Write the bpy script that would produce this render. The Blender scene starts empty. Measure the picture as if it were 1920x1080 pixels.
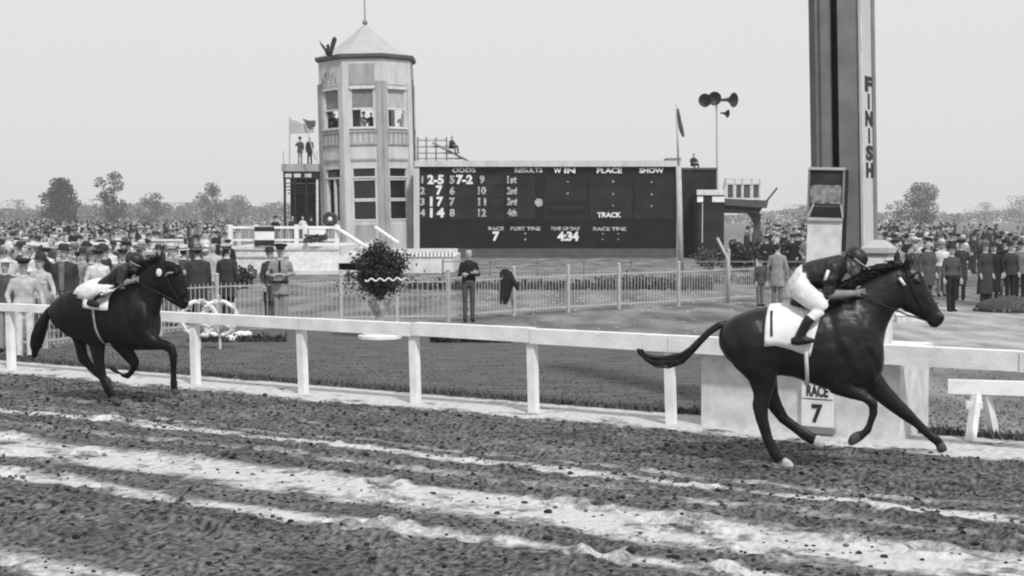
import bpy, bmesh, math, random
import numpy as np
from mathutils import Vector, Matrix
from mathutils.bvhtree import BVHTree
random.seed(7); rng = np.random.default_rng(11)
S = bpy.context.scene; COL = S.collection
# ------------------------------------------------------------------ camera, world, sun, exposure
FPX, CAM_H, HOR = 2600.0, 2.5, 411.0          # focal length in photo pixels, eye height, horizon row
PITCH = math.atan((540 - HOR) / FPX)
cam = bpy.data.cameras.new('camera'); cam.sensor_width = 36; cam.lens = 36 * FPX / 1920
cam.clip_start = 0.1; cam.clip_end = 6000
co = bpy.data.objects.new('camera', cam); COL.objects.link(co)
co.location = (0, 0, CAM_H); co.rotation_euler = (math.pi / 2 - PITCH, 0, 0); S.camera = co

SUN_EL, SUN_AZ = math.radians(50), math.radians(24)     # azimuth to the right of straight behind the camera
sun_dir = Vector((math.sin(SUN_AZ) * math.cos(SUN_EL), -math.cos(SUN_AZ) * math.cos(SUN_EL), math.sin(SUN_EL)))
W = bpy.data.worlds.new('World'); S.world = W; W.use_nodes = True
nt = W.node_tree; nt.nodes.clear()
sky = nt.nodes.new('ShaderNodeTexSky'); sky.sky_type = 'NISHITA'; sky.sun_disc = False
sky.sun_elevation = SUN_EL; sky.sun_rotation = math.pi - SUN_AZ
sky.air_density = 1.0; sky.dust_density = 6.0; sky.ozone_density = 1.0
bw = nt.nodes.new('ShaderNodeRGBToBW'); nt.links.new(sky.outputs[0], bw.inputs[0])
m1 = nt.nodes.new('ShaderNodeMath'); m1.operation = 'MULTIPLY_ADD'      # thin high overcast evens the sky out
m1.inputs[1].default_value = 0.10; m1.inputs[2].default_value = 9.5
nt.links.new(bw.outputs[0], m1.inputs[0])
bg = nt.nodes.new('ShaderNodeBackground'); bg.inputs[1].default_value = 0.08
nt.links.new(m1.outputs[0], bg.inputs[0])
wo = nt.nodes.new('ShaderNodeOutputWorld'); nt.links.new(bg.outputs[0], wo.inputs[0])
sl = bpy.data.lights.new('sun', 'SUN'); sl.energy = 3.0; sl.angle = math.radians(4.0); sl.color = (1, 1, 1)
so = bpy.data.objects.new('sun', sl); COL.objects.link(so); so.location = (20, -30, 60)
so.rotation_euler = sun_dir.to_track_quat('Z', 'Y').to_euler()
vs = S.view_settings; vs.view_transform = 'Standard'; vs.look = 'None'; vs.gamma = 1; vs.exposure = 0.0; vs.use_curve_mapping = False
S.render.engine = 'CYCLES'
S.cycles.max_bounces = 6; S.cycles.volume_bounces = 0; S.cycles.filter_width = 2.1
S.render.filter_size = 2.1

# ------------------------------------------------------------------ helpers
A = np.array
CP, SP = math.cos(PITCH), math.sin(PITCH)
def ray(x, y):
    a, b = (x - 960) / FPX, (540 - y) / FPX
    return A([a, CP + b * SP, -SP + b * CP])
def G(x, y, z=0.0):                                   # photo pixel -> point on the ground
    d = ray(x, y); return A([0, 0, CAM_H]) + d * ((z - CAM_H) / d[2])
def at(x, y, Y):                                      # photo pixel -> point at depth Y
    d = ray(x, y); return A([0, 0, CAM_H]) + d * (Y / d[1])
U2, N2 = A([.8556, -.5177]), A([.5177, .8556])        # along the rail, across it towards the infield
RZ = math.atan2(-.5177, .8556)
def SN(s, n, z=0.0):
    p = s * U2 + n * N2; return A([p[0], p[1], z])

MATS = {}
def mat(name, v, rough=.8, var=.18, scale=6., bump=0., bscale=40., spec=.25, detail=4., v2=None, pos=(.35, .65), coord='Object', stretch=None):
    m = bpy.data.materials.new(name); m.use_nodes = True; t = m.node_tree; b = t.nodes['Principled BSDF']
    b.inputs['Roughness'].default_value = rough; b.inputs['Specular IOR Level'].default_value = spec
    tc = t.nodes.new('ShaderNodeTexCoord'); src = tc.outputs[coord]
    if stretch:
        mp = t.nodes.new('ShaderNodeMapping'); mp.inputs['Scale'].default_value = stretch
        t.links.new(src, mp.inputs[0]); src = mp.outputs[0]
    n = t.nodes.new('ShaderNodeTexNoise'); n.inputs['Scale'].default_value = scale; n.inputs['Detail'].default_value = detail
    t.links.new(src, n.inputs['Vector'])
    r = t.nodes.new('ShaderNodeValToRGB'); t.links.new(n.outputs[0], r.inputs[0])
    lo = v * (1 - var); hi = v2 if v2 is not None else v * (1 + var)
    r.color_ramp.elements[0].position = pos[0]; r.color_ramp.elements[1].position = pos[1]
    r.color_ramp.elements[0].color = (lo, lo, lo, 1); r.color_ramp.elements[1].color = (hi, hi, hi, 1)
    t.links.new(r.outputs[0], b.inputs['Base Color'])
    if bump:
        n2 = t.nodes.new('ShaderNodeTexNoise'); n2.inputs['Scale'].default_value = bscale; n2.inputs['Detail'].default_value = 5
        t.links.new(src, n2.inputs['Vector'])
        bp = t.nodes.new('ShaderNodeBump'); bp.inputs['Strength'].default_value = bump; bp.inputs['Distance'].default_value = .02
        t.links.new(n2.outputs[0], bp.inputs['Height']); t.links.new(bp.outputs[0], b.inputs['Normal'])
    MATS[name] = m; return m

def tag(o, label=None, cat=None, group=None, kind=None):
    if label: o['label'] = label
    if cat: o['category'] = cat
    if group: o['group'] = group
    if kind: o['kind'] = kind
    return o
def empty(name, loc, rz=0, tilt=0):
    o = bpy.data.objects.new(name, None); COL.objects.link(o); o.empty_display_size = .2
    o.location = tuple(loc); o.rotation_euler = (0, tilt, rz); return o
def link(name, me, parent=None, loc=None, rz=0):
    o = bpy.data.objects.new(name, me); COL.objects.link(o)
    if parent: o.parent = parent
    if loc is not None: o.location = tuple(loc)
    o.rotation_euler = (0, 0, rz)
    return o
class MB:
    def __init__(s): s.v = []; s.f = []; s.m = []
    def add(s, v, f, mi=0):
        k = len(s.v); s.v += [tuple(map(float, p)) for p in v]; s.f += [tuple(i + k for i in q) for q in f]; s.m += [mi] * len(f); return s
    def box(s, c, d, rz=0, mi=0, ry=0):
        hx, hy, hz = d[0] / 2, d[1] / 2, d[2] / 2
        M_ = Matrix.Rotation(rz, 3, 'Z') @ Matrix.Rotation(ry, 3, 'Y')
        v = [tuple(M_ @ Vector((x * hx, y * hy, z * hz)) + Vector(c)) for x in (-1, 1) for y in (-1, 1) for z in (-1, 1)]
        return s.add(v, [(0, 1, 3, 2), (4, 6, 7, 5), (0, 4, 5, 1), (2, 3, 7, 6), (0, 2, 6, 4), (1, 5, 7, 3)], mi)
    def span(s, a, b, mi=0):
        a = A(a, float); b = A(b, float); return s.box((a + b) / 2, np.abs(b - a), 0, mi)
    def prism(s, pts, y0, y1, mi=0):                   # outline in x,z pushed from y0 to y1
        n = len(pts); v = [(p[0], y0, p[1]) for p in pts] + [(p[0], y1, p[1]) for p in pts]
        f = [tuple(range(n)), tuple(range(2 * n - 1, n - 1, -1))] + [(i, i + n, (i + 1) % n + n, (i + 1) % n) for i in range(n)]
        return s.add(v, f, mi)
    def loft(s, rings, mi=0, cap=True):
        N = len(rings[0]); v = [p for r in rings for p in r]; f = []
        for i in range(len(rings) - 1):
            for j in range(N):
                f.append((i * N + j, i * N + (j + 1) % N, (i + 1) * N + (j + 1) % N, (i + 1) * N + j))
        if cap:
            f.append(tuple(range(N - 1, -1, -1))); f.append(tuple((len(rings) - 1) * N + j for j in range(N)))
        return s.add(v, f, mi)
    def tube(s, pts, rad, N=8, mi=0):
        pts = [A(p, float) for p in pts]
        if not hasattr(rad, '__len__'): rad = [rad] * len(pts)
        rings = []; up = None
        for i, p in enumerate(pts):
            d = pts[min(i + 1, len(pts) - 1)] - pts[max(i - 1, 0)]; d = d / (np.linalg.norm(d) + 1e-9)
            if up is None: up = A([0, 0, 1.]) if abs(d[2]) < .9 else A([1., 0, 0])
            e1 = np.cross(d, up); e1 /= np.linalg.norm(e1) + 1e-9; e2 = np.cross(d, e1); up = -e2 if False else up
            rings.append([p + rad[i] * (e1 * math.cos(t) + e2 * math.sin(t)) for t in np.linspace(0, 2 * math.pi, N, endpoint=False)])
        return s.loft(rings, mi)
    def ball(s, c, r, mi=0, N=10, K=7):
        c = A(c, float); r = A(r if hasattr(r, '__len__') else (r, r, r), float); rings = []
        for i in range(1, K):
            a = math.pi * i / K
            rings.append([c + r * A([math.sin(a) * math.cos(t), math.sin(a) * math.sin(t), -math.cos(a)]) for t in np.linspace(0, 2 * math.pi, N, endpoint=False)])
        return s.loft(rings, mi)
    def mesh(s, name, mats, smooth=False):
        me = bpy.data.meshes.new(name); me.from_pydata(s.v, [], s.f)
        for m in (mats if isinstance(mats, (list, tuple)) else [mats]): me.materials.append(m)
        me.polygons.foreach_set('material_index', s.m)
        bm = bmesh.new(); bm.from_mesh(me); bmesh.ops.recalc_face_normals(bm, faces=bm.faces); bm.to_mesh(me); bm.free()
        if smooth: me.polygons.foreach_set('use_smooth', [True] * len(me.polygons))
        me.update(); return me
    def build(s, name, mats, parent=None, smooth=False, loc=None, rz=0):
        return link(name, s.mesh(name, mats, smooth), parent, loc, rz)
def bulk(name, V, F, mats, parent=None, mi=None, smooth=False):      # big numpy meshes, F all of one size
    V = np.asarray(V, np.float32); F = np.asarray(F, np.int32); k = F.shape[1]
    me = bpy.data.meshes.new(name); me.vertices.add(len(V)); me.vertices.foreach_set('co', V.ravel())
    me.loops.add(F.size); me.loops.foreach_set('vertex_index', F.ravel())
    me.polygons.add(len(F)); me.polygons.foreach_set('loop_start', np.arange(0, F.size, k, dtype=np.int32))
    for m in (mats if isinstance(mats, (list, tuple)) else [mats]): me.materials.append(m)
    if mi is not None: me.polygons.foreach_set('material_index', np.asarray(mi, np.int32))
    me.polygons.foreach_set('use_smooth', np.full(len(F), smooth))
    me.update(calc_edges=True); me.validate()
    return link(name, me, parent)
def fuse(mb, voxel, mats, name, smooth=4, extra=None):      # overlapping closed pieces -> one continuous skin
    me = mb.mesh('tmp', mats); o = bpy.data.objects.new('tmp', me); COL.objects.link(o)
    r = o.modifiers.new('r', 'REMESH'); r.mode = 'VOXEL'; r.voxel_size = voxel
    s_ = o.modifiers.new('s', 'SMOOTH'); s_.factor = .5; s_.iterations = smooth
    dg = bpy.context.evaluated_depsgraph_get()
    out = bpy.data.meshes.new_from_object(o.evaluated_get(dg), depsgraph=dg)
    bvh = BVHTree.FromPolygons([Vector(v) for v in mb.v], mb.f)
    n = len(out.polygons); idx = np.zeros(n, np.int32)
    for i, p in enumerate(out.polygons):
        h = bvh.find_nearest(p.center); idx[i] = mb.m[h[2]] if h[2] is not None else 0
    out.materials.clear()
    for m in mats: out.materials.append(m)
    out.polygons.foreach_set('material_index', idx); out.polygons.foreach_set('use_smooth', [True] * n)
    bpy.data.objects.remove(o); bpy.data.meshes.remove(me)
    if extra:                                                # fingers and the like, left as they are
        bm = bmesh.new(); bm.from_mesh(out); e = extra.mesh('e', mats, True); bm.from_mesh(e); bm.to_mesh(out); bm.free()
    out.name = name; out.update(); return out
def text_mesh(txt, h, w=None, depth=.01, bold=0.0):
    cu = bpy.data.curves.new('t', 'FONT'); cu.body = txt; cu.align_x = 'CENTER'; cu.size = 1; cu.extrude = depth; cu.offset = bold
    cu.resolution_u = 3
    o = bpy.data.objects.new('t', cu); COL.objects.link(o); dg = bpy.context.evaluated_depsgraph_get()
    me = bpy.data.meshes.new_from_object(o.evaluated_get(dg), depsgraph=dg); bpy.data.objects.remove(o)
    v = A([x.co[:] for x in me.vertices]); lo, hi = v.min(0), v.max(0)
    sc = h / (hi[1] - lo[1]); sx = sc if w is None else w / (hi[0] - lo[0])
    for x in me.vertices:
        x.co = ((x.co.x - (lo[0] + hi[0]) / 2) * sx, -x.co.z, (x.co.y - (lo[1] + hi[1]) / 2) * sc)
    me.update(); return me
def lettering(name, txt, c, h, m, parent, w=None, rz=0, bold=0.02, depth=.012):
    me = text_mesh(txt, h, w, depth, bold); me.name = name; me.materials.clear(); me.materials.append(m)
    return link(name, me, parent, c, rz)
def fbm(x, y, octs, seed=0):                                # value noise on arrays
    r = np.random.default_rng(seed); out = np.zeros_like(x)
    for f_, a_ in octs:
        T = r.random((256, 256)); X = x * f_ + r.random() * 99; Y = y * f_ + r.random() * 99
        xi = np.floor(X).astype(int); yi = np.floor(Y).astype(int); fx = X - xi; fy = Y - yi
        fx = fx * fx * (3 - 2 * fx); fy = fy * fy * (3 - 2 * fy)
        g = lambda i, j: T[(xi + i) % 256, (yi + j) % 256]
        out += a_ * ((g(0, 0) * (1 - fx) + g(1, 0) * fx) * (1 - fy) + (g(0, 1) * (1 - fx) + g(1, 1) * fx) * fy - .5)
    return out

# ------------------------------------------------------------------ materials (a black-and-white photograph: everything is a grey)
white = mat('white_paint', .76, .6, .10, 4, .25, 30, detail=9)
white2 = mat('weathered_white_paint', .60, .6, .16, 5, .2, 30)
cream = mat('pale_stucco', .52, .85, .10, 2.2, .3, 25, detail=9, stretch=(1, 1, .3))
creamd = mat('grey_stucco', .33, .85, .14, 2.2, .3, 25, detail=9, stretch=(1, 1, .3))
concrete = mat('pale_concrete', .60, .85, .14, 2.5, .2, 20)
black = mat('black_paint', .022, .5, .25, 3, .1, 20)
board = mat('board_black', .014, .75, .25, .7, .1, 20, spec=.1)
board2 = mat('board_panel', .024, .75, .25, .9, .1, 20, spec=.1)
glass = mat('dark_glass', .012, .12, .2, 2, spec=.5)
dgrey = mat('dark_grey_paint', .085, .6, .15, 2, .1, 20)
mgrey = mat('mid_grey_paint', .20, .65, .15, 3, .1, 20)
lgrey = mat('light_grey_paint', .42, .65, .10, 3, .1, 20)
print_white = mat('white_lettering', .72, .7, .25, 7)
print_dim = mat('dim_lettering', .40, .7, .55, 7)
print_black = mat('black_lettering', .03, .6, .3, 9)
wood = mat('grey_wood', .24, .8, .25, 6, .3, 30, stretch=(1, 1, .2))
metal = mat('grey_metal', .25, .45, .15, 5)
skin = mat('skin', .38, .6, .12, 9)
hair_d = mat('dark_hair', .02, .6, .3, 60)
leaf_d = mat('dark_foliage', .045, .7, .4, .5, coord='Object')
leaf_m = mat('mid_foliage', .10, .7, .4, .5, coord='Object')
leaf_l = mat('pale_hazy_foliage', .19, .7, .3, .5, coord='Object')  # pale leaves; the tone also paints in part of the distance haze
bark = mat('bark', .10, .9, .3, 5, .4, 10)
cloths = {k: mat('cloth_' + k, v, .9, .18, 9, .5, 60, spec=.1) for k, v in dict(black=.022, charcoal=.045, dark=.075, mid=.16, grey=.26, pale=.42, white=.60).items()}
straw = mat('pale_hat_felt', .50, .9, .12, 12)
coat1 = mat('bay_coat', .008, .40, .4, 5, .7, 9, spec=.34)
coat2 = mat('dark_bay_coat', .006, .45, .4, 5, .6, 8, spec=.2)
hoofm = mat('hoof_horn', .05, .6, .3, 12)
whoof = mat('pale_hoof', .40, .6, .3, 12)
leather = mat('dark_leather', .015, .45, .2, 20)
ribbon = mat('white_satin', .74, .5, .05, 10)

def ground_mat(name, lo, hi, scale, bump, bscale, stretch=None, gravel=None):
    m = mat(name, lo, .95, 0, scale, bump, bscale, spec=.08, detail=8, v2=hi, pos=(.36, .66), stretch=stretch)
    return m
# track loam: a dark harrowed cushion with pale sandy streaks running along the rail (object x = along, y = across)
tm = mat('track_loam', .026, .95, .0, 13, .8, 34, spec=.05, detail=10, v2=.17, pos=(.34, .66), stretch=(1.7, 1.0, 1))  # mottled loam; the noise also paints in the shaded sides of clods
t = tm.node_tree; ramp = [n for n in t.nodes if n.type == 'VALTORGB'][0]; pb = t.nodes['Principled BSDF']
tc = [n for n in t.nodes if n.type == 'TEX_COORD'][0]
def nn(kind, **kw):
    n = t.nodes.new(kind)
    for k, v in kw.items(): setattr(n, k, v)
    return n
def mth(op, a, b=None, c=None, clamp=False):
    n = nn('ShaderNodeMath', operation=op, use_clamp=clamp)
    for i, x in enumerate((a, b, c)):
        if x is None: continue
        if isinstance(x, (int, float)): n.inputs[i].default_value = x
        else: t.links.new(x, n.inputs[i])
    return n.outputs[0]
def noise(scale, st, det=5, rough=.55):
    mp = nn('ShaderNodeMapping'); mp.inputs['Scale'].default_value = st; t.links.new(tc.outputs['Object'], mp.inputs[0])
    n = nn('ShaderNodeTexNoise'); n.inputs['Scale'].default_value = scale; n.inputs['Detail'].default_value = det; n.inputs['Roughness'].default_value = rough
    t.links.new(mp.outputs[0], n.inputs['Vector']); return n.outputs[0]
sep = nn('ShaderNodeSeparateXYZ'); t.links.new(tc.outputs['Object'], sep.inputs[0])
wob = noise(1.0, (.35, .8, 1), 4); wob2 = noise(1.0, (1.6, 2.4, 1), 8, .7); fine = noise(1.0, (13, 6.5, 1), 8, .72)
yy = mth('ADD', sep.outputs[1], mth('MULTIPLY_ADD', wob, .9, -.45))
yy = mth('ADD', yy, mth('MULTIPLY_ADD', wob2, .34, -.17))
total = None
for cn, wd, amp in ((10.25, .45, 1.7), (9.06, .17, 1.3), (12.08, .14, 1.3), (12.5, .07, .6), (11.35, .16, .5), (6.75, .22, .85), (8.1, .08, .3), (15.75, .62, 2.6), (7.4, .07, .25), (13.3, .1, .35)):
    d_ = mth('DIVIDE', mth('ABSOLUTE', mth('SUBTRACT', yy, cn)), wd)
    g_ = mth('MULTIPLY', mth('SUBTRACT', 1.5, d_, clamp=True), amp)
    total = g_ if total is None else mth('MAXIMUM', total, g_)
brk = mth('MULTIPLY_ADD', wob2, 3.4, -1.15); brk = mth('MULTIPLY', brk, mth('MULTIPLY_ADD', fine, 2.6, -.30))
msk = mth('MULTIPLY', total, brk); msk = mth('MULTIPLY_ADD', msk, 1.45, -.22, clamp=True)
mix = nn('ShaderNodeMix', data_type='RGBA'); t.links.new(msk, mix.inputs[0])
harrow = mth('MULTIPLY', mth('MULTIPLY_ADD', noise(1.0, (.5, 9, 1), 6, .7), 1.2, .42), mth('MULTIPLY_ADD', noise(1.0, (.9, 1.1, 1), 5, .6), 2.0, .05)); hm_ = nn('ShaderNodeMix', data_type='RGBA', blend_type='MULTIPLY'); hm_.inputs[0].default_value = 1
t.links.new(ramp.outputs[0], hm_.inputs[6]); t.links.new(harrow, hm_.inputs[7]); t.links.new(hm_.outputs[2], mix.inputs[6])
r2 = nn('ShaderNodeValToRGB'); t.links.new(fine, r2.inputs[0]); r2.color_ramp.elements[0].color = (.38,) * 3 + (1,); r2.color_ramp.elements[1].color = (.66,) * 3 + (1,)
r2.color_ramp.elements[0].position = .3; r2.color_ramp.elements[1].position = .7
t.links.new(r2.outputs[0], mix.inputs[7]); t.links.new(mix.outputs[2], pb.inputs['Base Color'])
sandm = mat('pale_sand', .50, .95, .16, 9, .6, 40, spec=.05, detail=8)
lawn = mat('mown_lawn', .085, .95, 0, 2.2, .9, 50, spec=.05, detail=8, v2=.165, pos=(.3, .7), stretch=(.6, 2.2, 1))
lawn2 = mat('dry_infield_turf', .10, .95, 0, 1.5, .8, 40, spec=.05, detail=10, v2=.25, pos=(.36, .66), stretch=(.6, .22, 1))
pathm = mat('trodden_path', .22, .95, 0, 2.2, .8, 30, spec=.05, detail=10, v2=.42, pos=(.36, .66), stretch=(.7, .25, 1))
fieldm = mat('open_field', .12, .95, 0, .05, 0, spec=.05, detail=6, v2=.20)

# ------------------------------------------------------------------ the ground
o = MB().add([(-780, -38, -.16), (780, -38, -.16), (780, 980, -.16), (-780, 980, -.16)], [(0, 1, 2, 3)]).build('ground', fieldm); tag(o, kind='structure')
# racetrack, finely modelled where the camera sees it: x = along the rail, y = across
ds, dn = .032, .03
s_ = np.arange(-24, 4, ds); n_ = np.arange(4.5, 16.45, dn); SS, NN = np.meshgrid(s_, n_, indexing='ij')
hz = fbm(SS, NN, ((1.2, .018), (4, .011), (9, .013), (16, .018)), 3) + .03 * np.clip(fbm(SS, NN, ((5, 1.),), 5) - .15, 0, .3) * 3
st = np.zeros_like(SS)
for cn, wd in ((10.25, .6), (9.06, .2), (12.08, .15), (6.75, .3), (15.9, .75)): st = np.maximum(st, np.clip(1.4 - np.abs(NN - cn) / wd, 0, 1))
hz = hz * (1 - .85 * st); hz -= .5 * np.clip((NN - 15.0) / 1.0, 0, 1) * np.abs(hz)
for _ in range(420):                                             # hoof prints
    a, b = rng.uniform(-22, 3), rng.uniform(5, 14.8); r_ = rng.uniform(.07, .13)
    i0, i1 = np.searchsorted(s_, (a - .5, a + .5)); j0, j1 = np.searchsorted(n_, (b - .5, b + .5))
    d = np.hypot((SS[i0:i1, j0:j1] - a) / 1.2, NN[i0:i1, j0:j1] - b) / r_
    hz[i0:i1, j0:j1] += -.04 * np.exp(-d ** 2 * 1.2) + .03 * np.exp(-(d - 1.5) ** 2 * 5)
hz -= .012
V = np.stack([SS, NN, hz], -1).reshape(-1, 3); ni, nj = SS.shape; I = np.arange(ni * nj).reshape(ni, nj)
F = np.stack([I[:-1, :-1], I[1:, :-1], I[1:, 1:], I[:-1, 1:]], -1).reshape(-1, 4)
o = bulk('racetrack', V, F, tm, smooth=True); o.rotation_euler = (0, 0, RZ); tag(o, kind='structure')
mb = MB()
for a, b in (((-60, -12), (-24, 16.45)), ((4, -12), (40, 16.45)), ((-24, -12), (4, 4.5))): mb.add([(a[0], a[1], -.03), (b[0], a[1], -.03), (b[0], b[1], -.03), (a[0], b[1], -.03)], [(0, 1, 2, 3)])
o = mb.build('racetrack_surround', tm); o.rotation_euler = (0, 0, RZ); tag(o, kind='structure')
# clods thrown up over the harrowed loam
ico = bmesh.new(); bmesh.ops.create_icosphere(ico, subdivisions=1, radius=1); iv = A([v.co[:] for v in ico.verts]); ifc = A([[v.index for v in f.verts] for f in ico.faces]); ico.free()
K = 15000; ca = rng.uniform(-22, 3.5, K); cb = 4.8 + rng.random(K) ** .9 * 10.2
keep = np.ones(K, bool)
for cn, wd in ((10.25, .5), (9.06, .15)): keep &= (np.abs(cb - cn) > wd) | (rng.random(K) < .2)
ca, cb = ca[keep], cb[keep]; K = len(ca); cr = rng.gamma(2., .0036, K) + .006
gi = np.clip(((ca + 24) / ds).astype(int), 0, ni - 1); gj = np.clip(((cb - 4.5) / dn).astype(int), 0, nj - 1)
CV = iv[None] * (1 + rng.uniform(-.35, .35, (K, len(iv), 1))) * cr[:, None, None] * A([1.3, 1, .75]) + np.stack([ca, cb, hz[gi, gj] + cr * .3], -1)[:, None]
CF = ifc[None] + (np.arange(K) * len(iv))[:, None, None]
o = bulk('dirt_clods', CV.reshape(-1, 3), CF.reshape(-1, 3), [mat('dark_clods', .03, .95, .5, 9, spec=.05), mat('dry_clods', .11, .95, .5, 9, spec=.05)], mi=np.repeat((rng.random(K) < .35).astype(int), len(ifc))); o.rotation_euler = (0, 0, RZ)
tag(o, 'dark clods of loam scattered over the racetrack', 'clods', kind='stuff')

# infield turf: a dark mown strip by the rail, drier and paler turf beyond
def sheet(name, pts, z, m, nx=1):
    o = MB().add([(p[0], p[1], z) for p in pts], [tuple(range(len(pts)))]).build(name, m); tag(o, kind='structure'); return o
lawn_pts = [SN(-34, 16.42), SN(-6.3, 16.42)] + [G(x, y) for x, y in ((1420, 745), (1330, 650), (1000, 619), (850, 612), (640, 612), (400, 621), (85, 654), (-60, 664))] + [SN(-40, 27)]
sheet('far_lawn', [SN(-80, 16.46), SN(40, 16.46), SN(170, 260), SN(-170, 260)], -.012, lawn2)
sheet('lawn', lawn_pts, .0, lawn)
sheet('path', [G(x, y) for x, y in ((1330, 640), (1420, 602), (1560, 584), (1700, 577), (2000, 572), (2000, 668), (1600, 657))], .004, pathm)
# ragged turf edge and blades
K = 22000; ga = rng.uniform(-26, 5, K); gb = 16.36 + np.abs(rng.gamma(1.1, 2.2, K)); gb[:6000] = 16.33 + rng.random(6000) * .12
hh = rng.uniform(.012, .03, K); hh[:6000] = rng.uniform(.05, .12, 6000); th = rng.uniform(0, math.pi, K); wd = rng.uniform(.012, .03, K)
base = np.stack([ga, gb, np.zeros(K) - .005], -1); e = np.stack([np.cos(th), np.sin(th), 0 * th], -1) * wd[:, None]
tip = base + np.stack([rng.normal(0, .025, K), rng.normal(0, .025, K), hh], -1)
V = np.stack([base - e, base + e, tip], 1).reshape(-1, 3); F = np.arange(K * 3).reshape(-1, 3)
grassm = mat('grass_blades', .10, .9, .4, 30, spec=.1)
o = bulk('grass', V, F, grassm); o.rotation_euler = (0, 0, RZ); tag(o, 'short dark grass along the edge of the sand strip', 'grass', kind='stuff')
mb = MB().span((-40, 16.40, -.04), (20, 16.47, .035)); o = mb.build('turf_kerb', mat('turf_edge', .02, .95, .4, 8)); o.rotation_euler = (0, 0, RZ); tag(o, kind='structure')
# pale flower beds / worn patches and scraps of paper lying beyond the fence
K = 260; mb = MB()
for _ in range(K):
    p = G(rng.uniform(780, 1500), rng.uniform(500, 585)); a = rng.uniform(0, 3)
    mb.box((p[0], p[1], .02), (rng.uniform(.04, .12), rng.uniform(.04, .1), .03), a)
for _ in range(90):
    p = G(rng.uniform(1000, 1900), rng.uniform(583, 640)); mb.box((p[0], p[1], .012), (rng.uniform(.03, .07), rng.uniform(.03, .05), .02), rng.uniform(0, 3))
o = mb.build('litter', lgrey); tag(o, 'scraps of pale paper strewn over the turf', 'litter', kind='stuff')

# ------------------------------------------------------------------ far trees and the haze between
def tree(px, topy, wpx, Y, m, label, n=1500, clumps=16, low=.22, gap=1.0, seed=0, lean=0.0):
    r = np.random.default_rng(seed + 100); b = at(px, HOR, Y); X = b[0]
    H_ = CAM_H + (HOR - topy) * Y / FPX; R_ = wpx / 2 * Y / FPX
    root = empty('tree', (X, Y, -.1)); tag(root, label, 'tree', 'trees beyond the infield')
    tb = MB().tube([(0, 0, 0), (lean * H_ * .3, 0, H_ * .35), (lean * H_, 0, H_ * .85)], [H_ * .03, H_ * .02, H_ * .006], 7); tb.build('trunk', bark, root)
    cs = []; lb = MB()
    for k in range(clumps):
        zf = low + (1 - low) * (k + .5) / clumps; prof = math.sin(math.pi * min(1, max(.06, (zf - low) / (1 - low))) ** .8) ** .6
        a = r.uniform(0, 2 * math.pi); rr = R_ * prof * r.uniform(.15, .8)
        c = A([math.cos(a) * rr + lean * H_ * zf, math.sin(a) * rr, zf * H_ * .94]); cs.append((c, R_ * r.uniform(.28, .5) * gap))
        lb.tube([(lean * H_ * zf * .6, 0, H_ * zf * .6), (c * .6 + A([0, 0, .1 * H_])), c], [H_ * .01, H_ * .006, H_ * .002], 5)
    lb.build('limbs', bark, root)
    ci = r.integers(0, clumps, n); C_ = A([cs[i][0] for i in ci]); Q = A([cs[i][1] for i in ci])
    d = r.normal(0, 1, (n, 3)); d /= np.linalg.norm(d, axis=1)[:, None]; p = C_ + d * (Q * r.random(n) ** .4)[:, None] * A([1, 1, .75])
    p[:, 2] = np.clip(p[:, 2], H_ * low * .5, H_); sz = H_ * r.uniform(.014, .034, n)[:, None]
    e1 = r.normal(0, 1, (n, 3)); e1 /= np.linalg.norm(e1, axis=1)[:, None]; e2 = np.cross(e1, r.normal(0, 1, (n, 3))); e2 /= np.linalg.norm(e2, axis=1)[:, None]
    V = np.stack([p - e1 * sz, p - e2 * sz * .7, p + e1 * sz, p + e2 * sz * .7], 1).reshape(-1, 3)
    bulk('crown', V, np.arange(n * 4).reshape(-1, 4), m, root)
TREES = [
 (116, 334, 62, 420, leaf_d, 'dark dense rounded tree, tallest solid crown at the far left', 3200, 26, .12, 1.15, 0),
 (214, 320, 84, 430, leaf_m, 'thin ragged tree with layered open branches right of the dark rounded tree', 700, 12, .2, .62, 0),
 (205, 366, 66, 440, leaf_m, 'low bushy tree under the thin ragged tree', 1300, 14, .1, 1, 0),
 (283, 362, 66, 460, leaf_m, 'broad drooping tree between the ragged tree and the long tree bank', 1300, 14, .1, .9, .05),
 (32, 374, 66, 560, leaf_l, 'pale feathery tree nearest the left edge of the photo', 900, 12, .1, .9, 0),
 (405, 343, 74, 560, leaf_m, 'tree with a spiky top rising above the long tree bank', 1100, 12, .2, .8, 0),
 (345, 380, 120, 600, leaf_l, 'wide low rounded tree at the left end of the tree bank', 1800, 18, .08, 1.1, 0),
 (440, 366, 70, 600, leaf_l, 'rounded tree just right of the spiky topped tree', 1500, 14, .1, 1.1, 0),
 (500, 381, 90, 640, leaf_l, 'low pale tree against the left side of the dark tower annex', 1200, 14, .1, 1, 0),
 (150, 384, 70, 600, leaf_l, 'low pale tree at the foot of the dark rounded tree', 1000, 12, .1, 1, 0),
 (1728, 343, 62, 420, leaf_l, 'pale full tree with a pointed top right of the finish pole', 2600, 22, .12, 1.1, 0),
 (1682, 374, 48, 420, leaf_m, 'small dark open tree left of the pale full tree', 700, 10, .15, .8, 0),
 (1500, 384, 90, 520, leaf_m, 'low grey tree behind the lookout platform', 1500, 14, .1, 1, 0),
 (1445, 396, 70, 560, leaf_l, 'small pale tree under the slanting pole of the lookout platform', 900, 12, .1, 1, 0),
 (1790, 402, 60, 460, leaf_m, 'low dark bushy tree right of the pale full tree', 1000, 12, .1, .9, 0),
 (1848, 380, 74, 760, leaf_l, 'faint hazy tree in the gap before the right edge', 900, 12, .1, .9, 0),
 (1912, 368, 74, 760, leaf_l, 'faint hazy tree cut by the right edge of the photo', 1000, 12, .1, .95, 0)]
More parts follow.
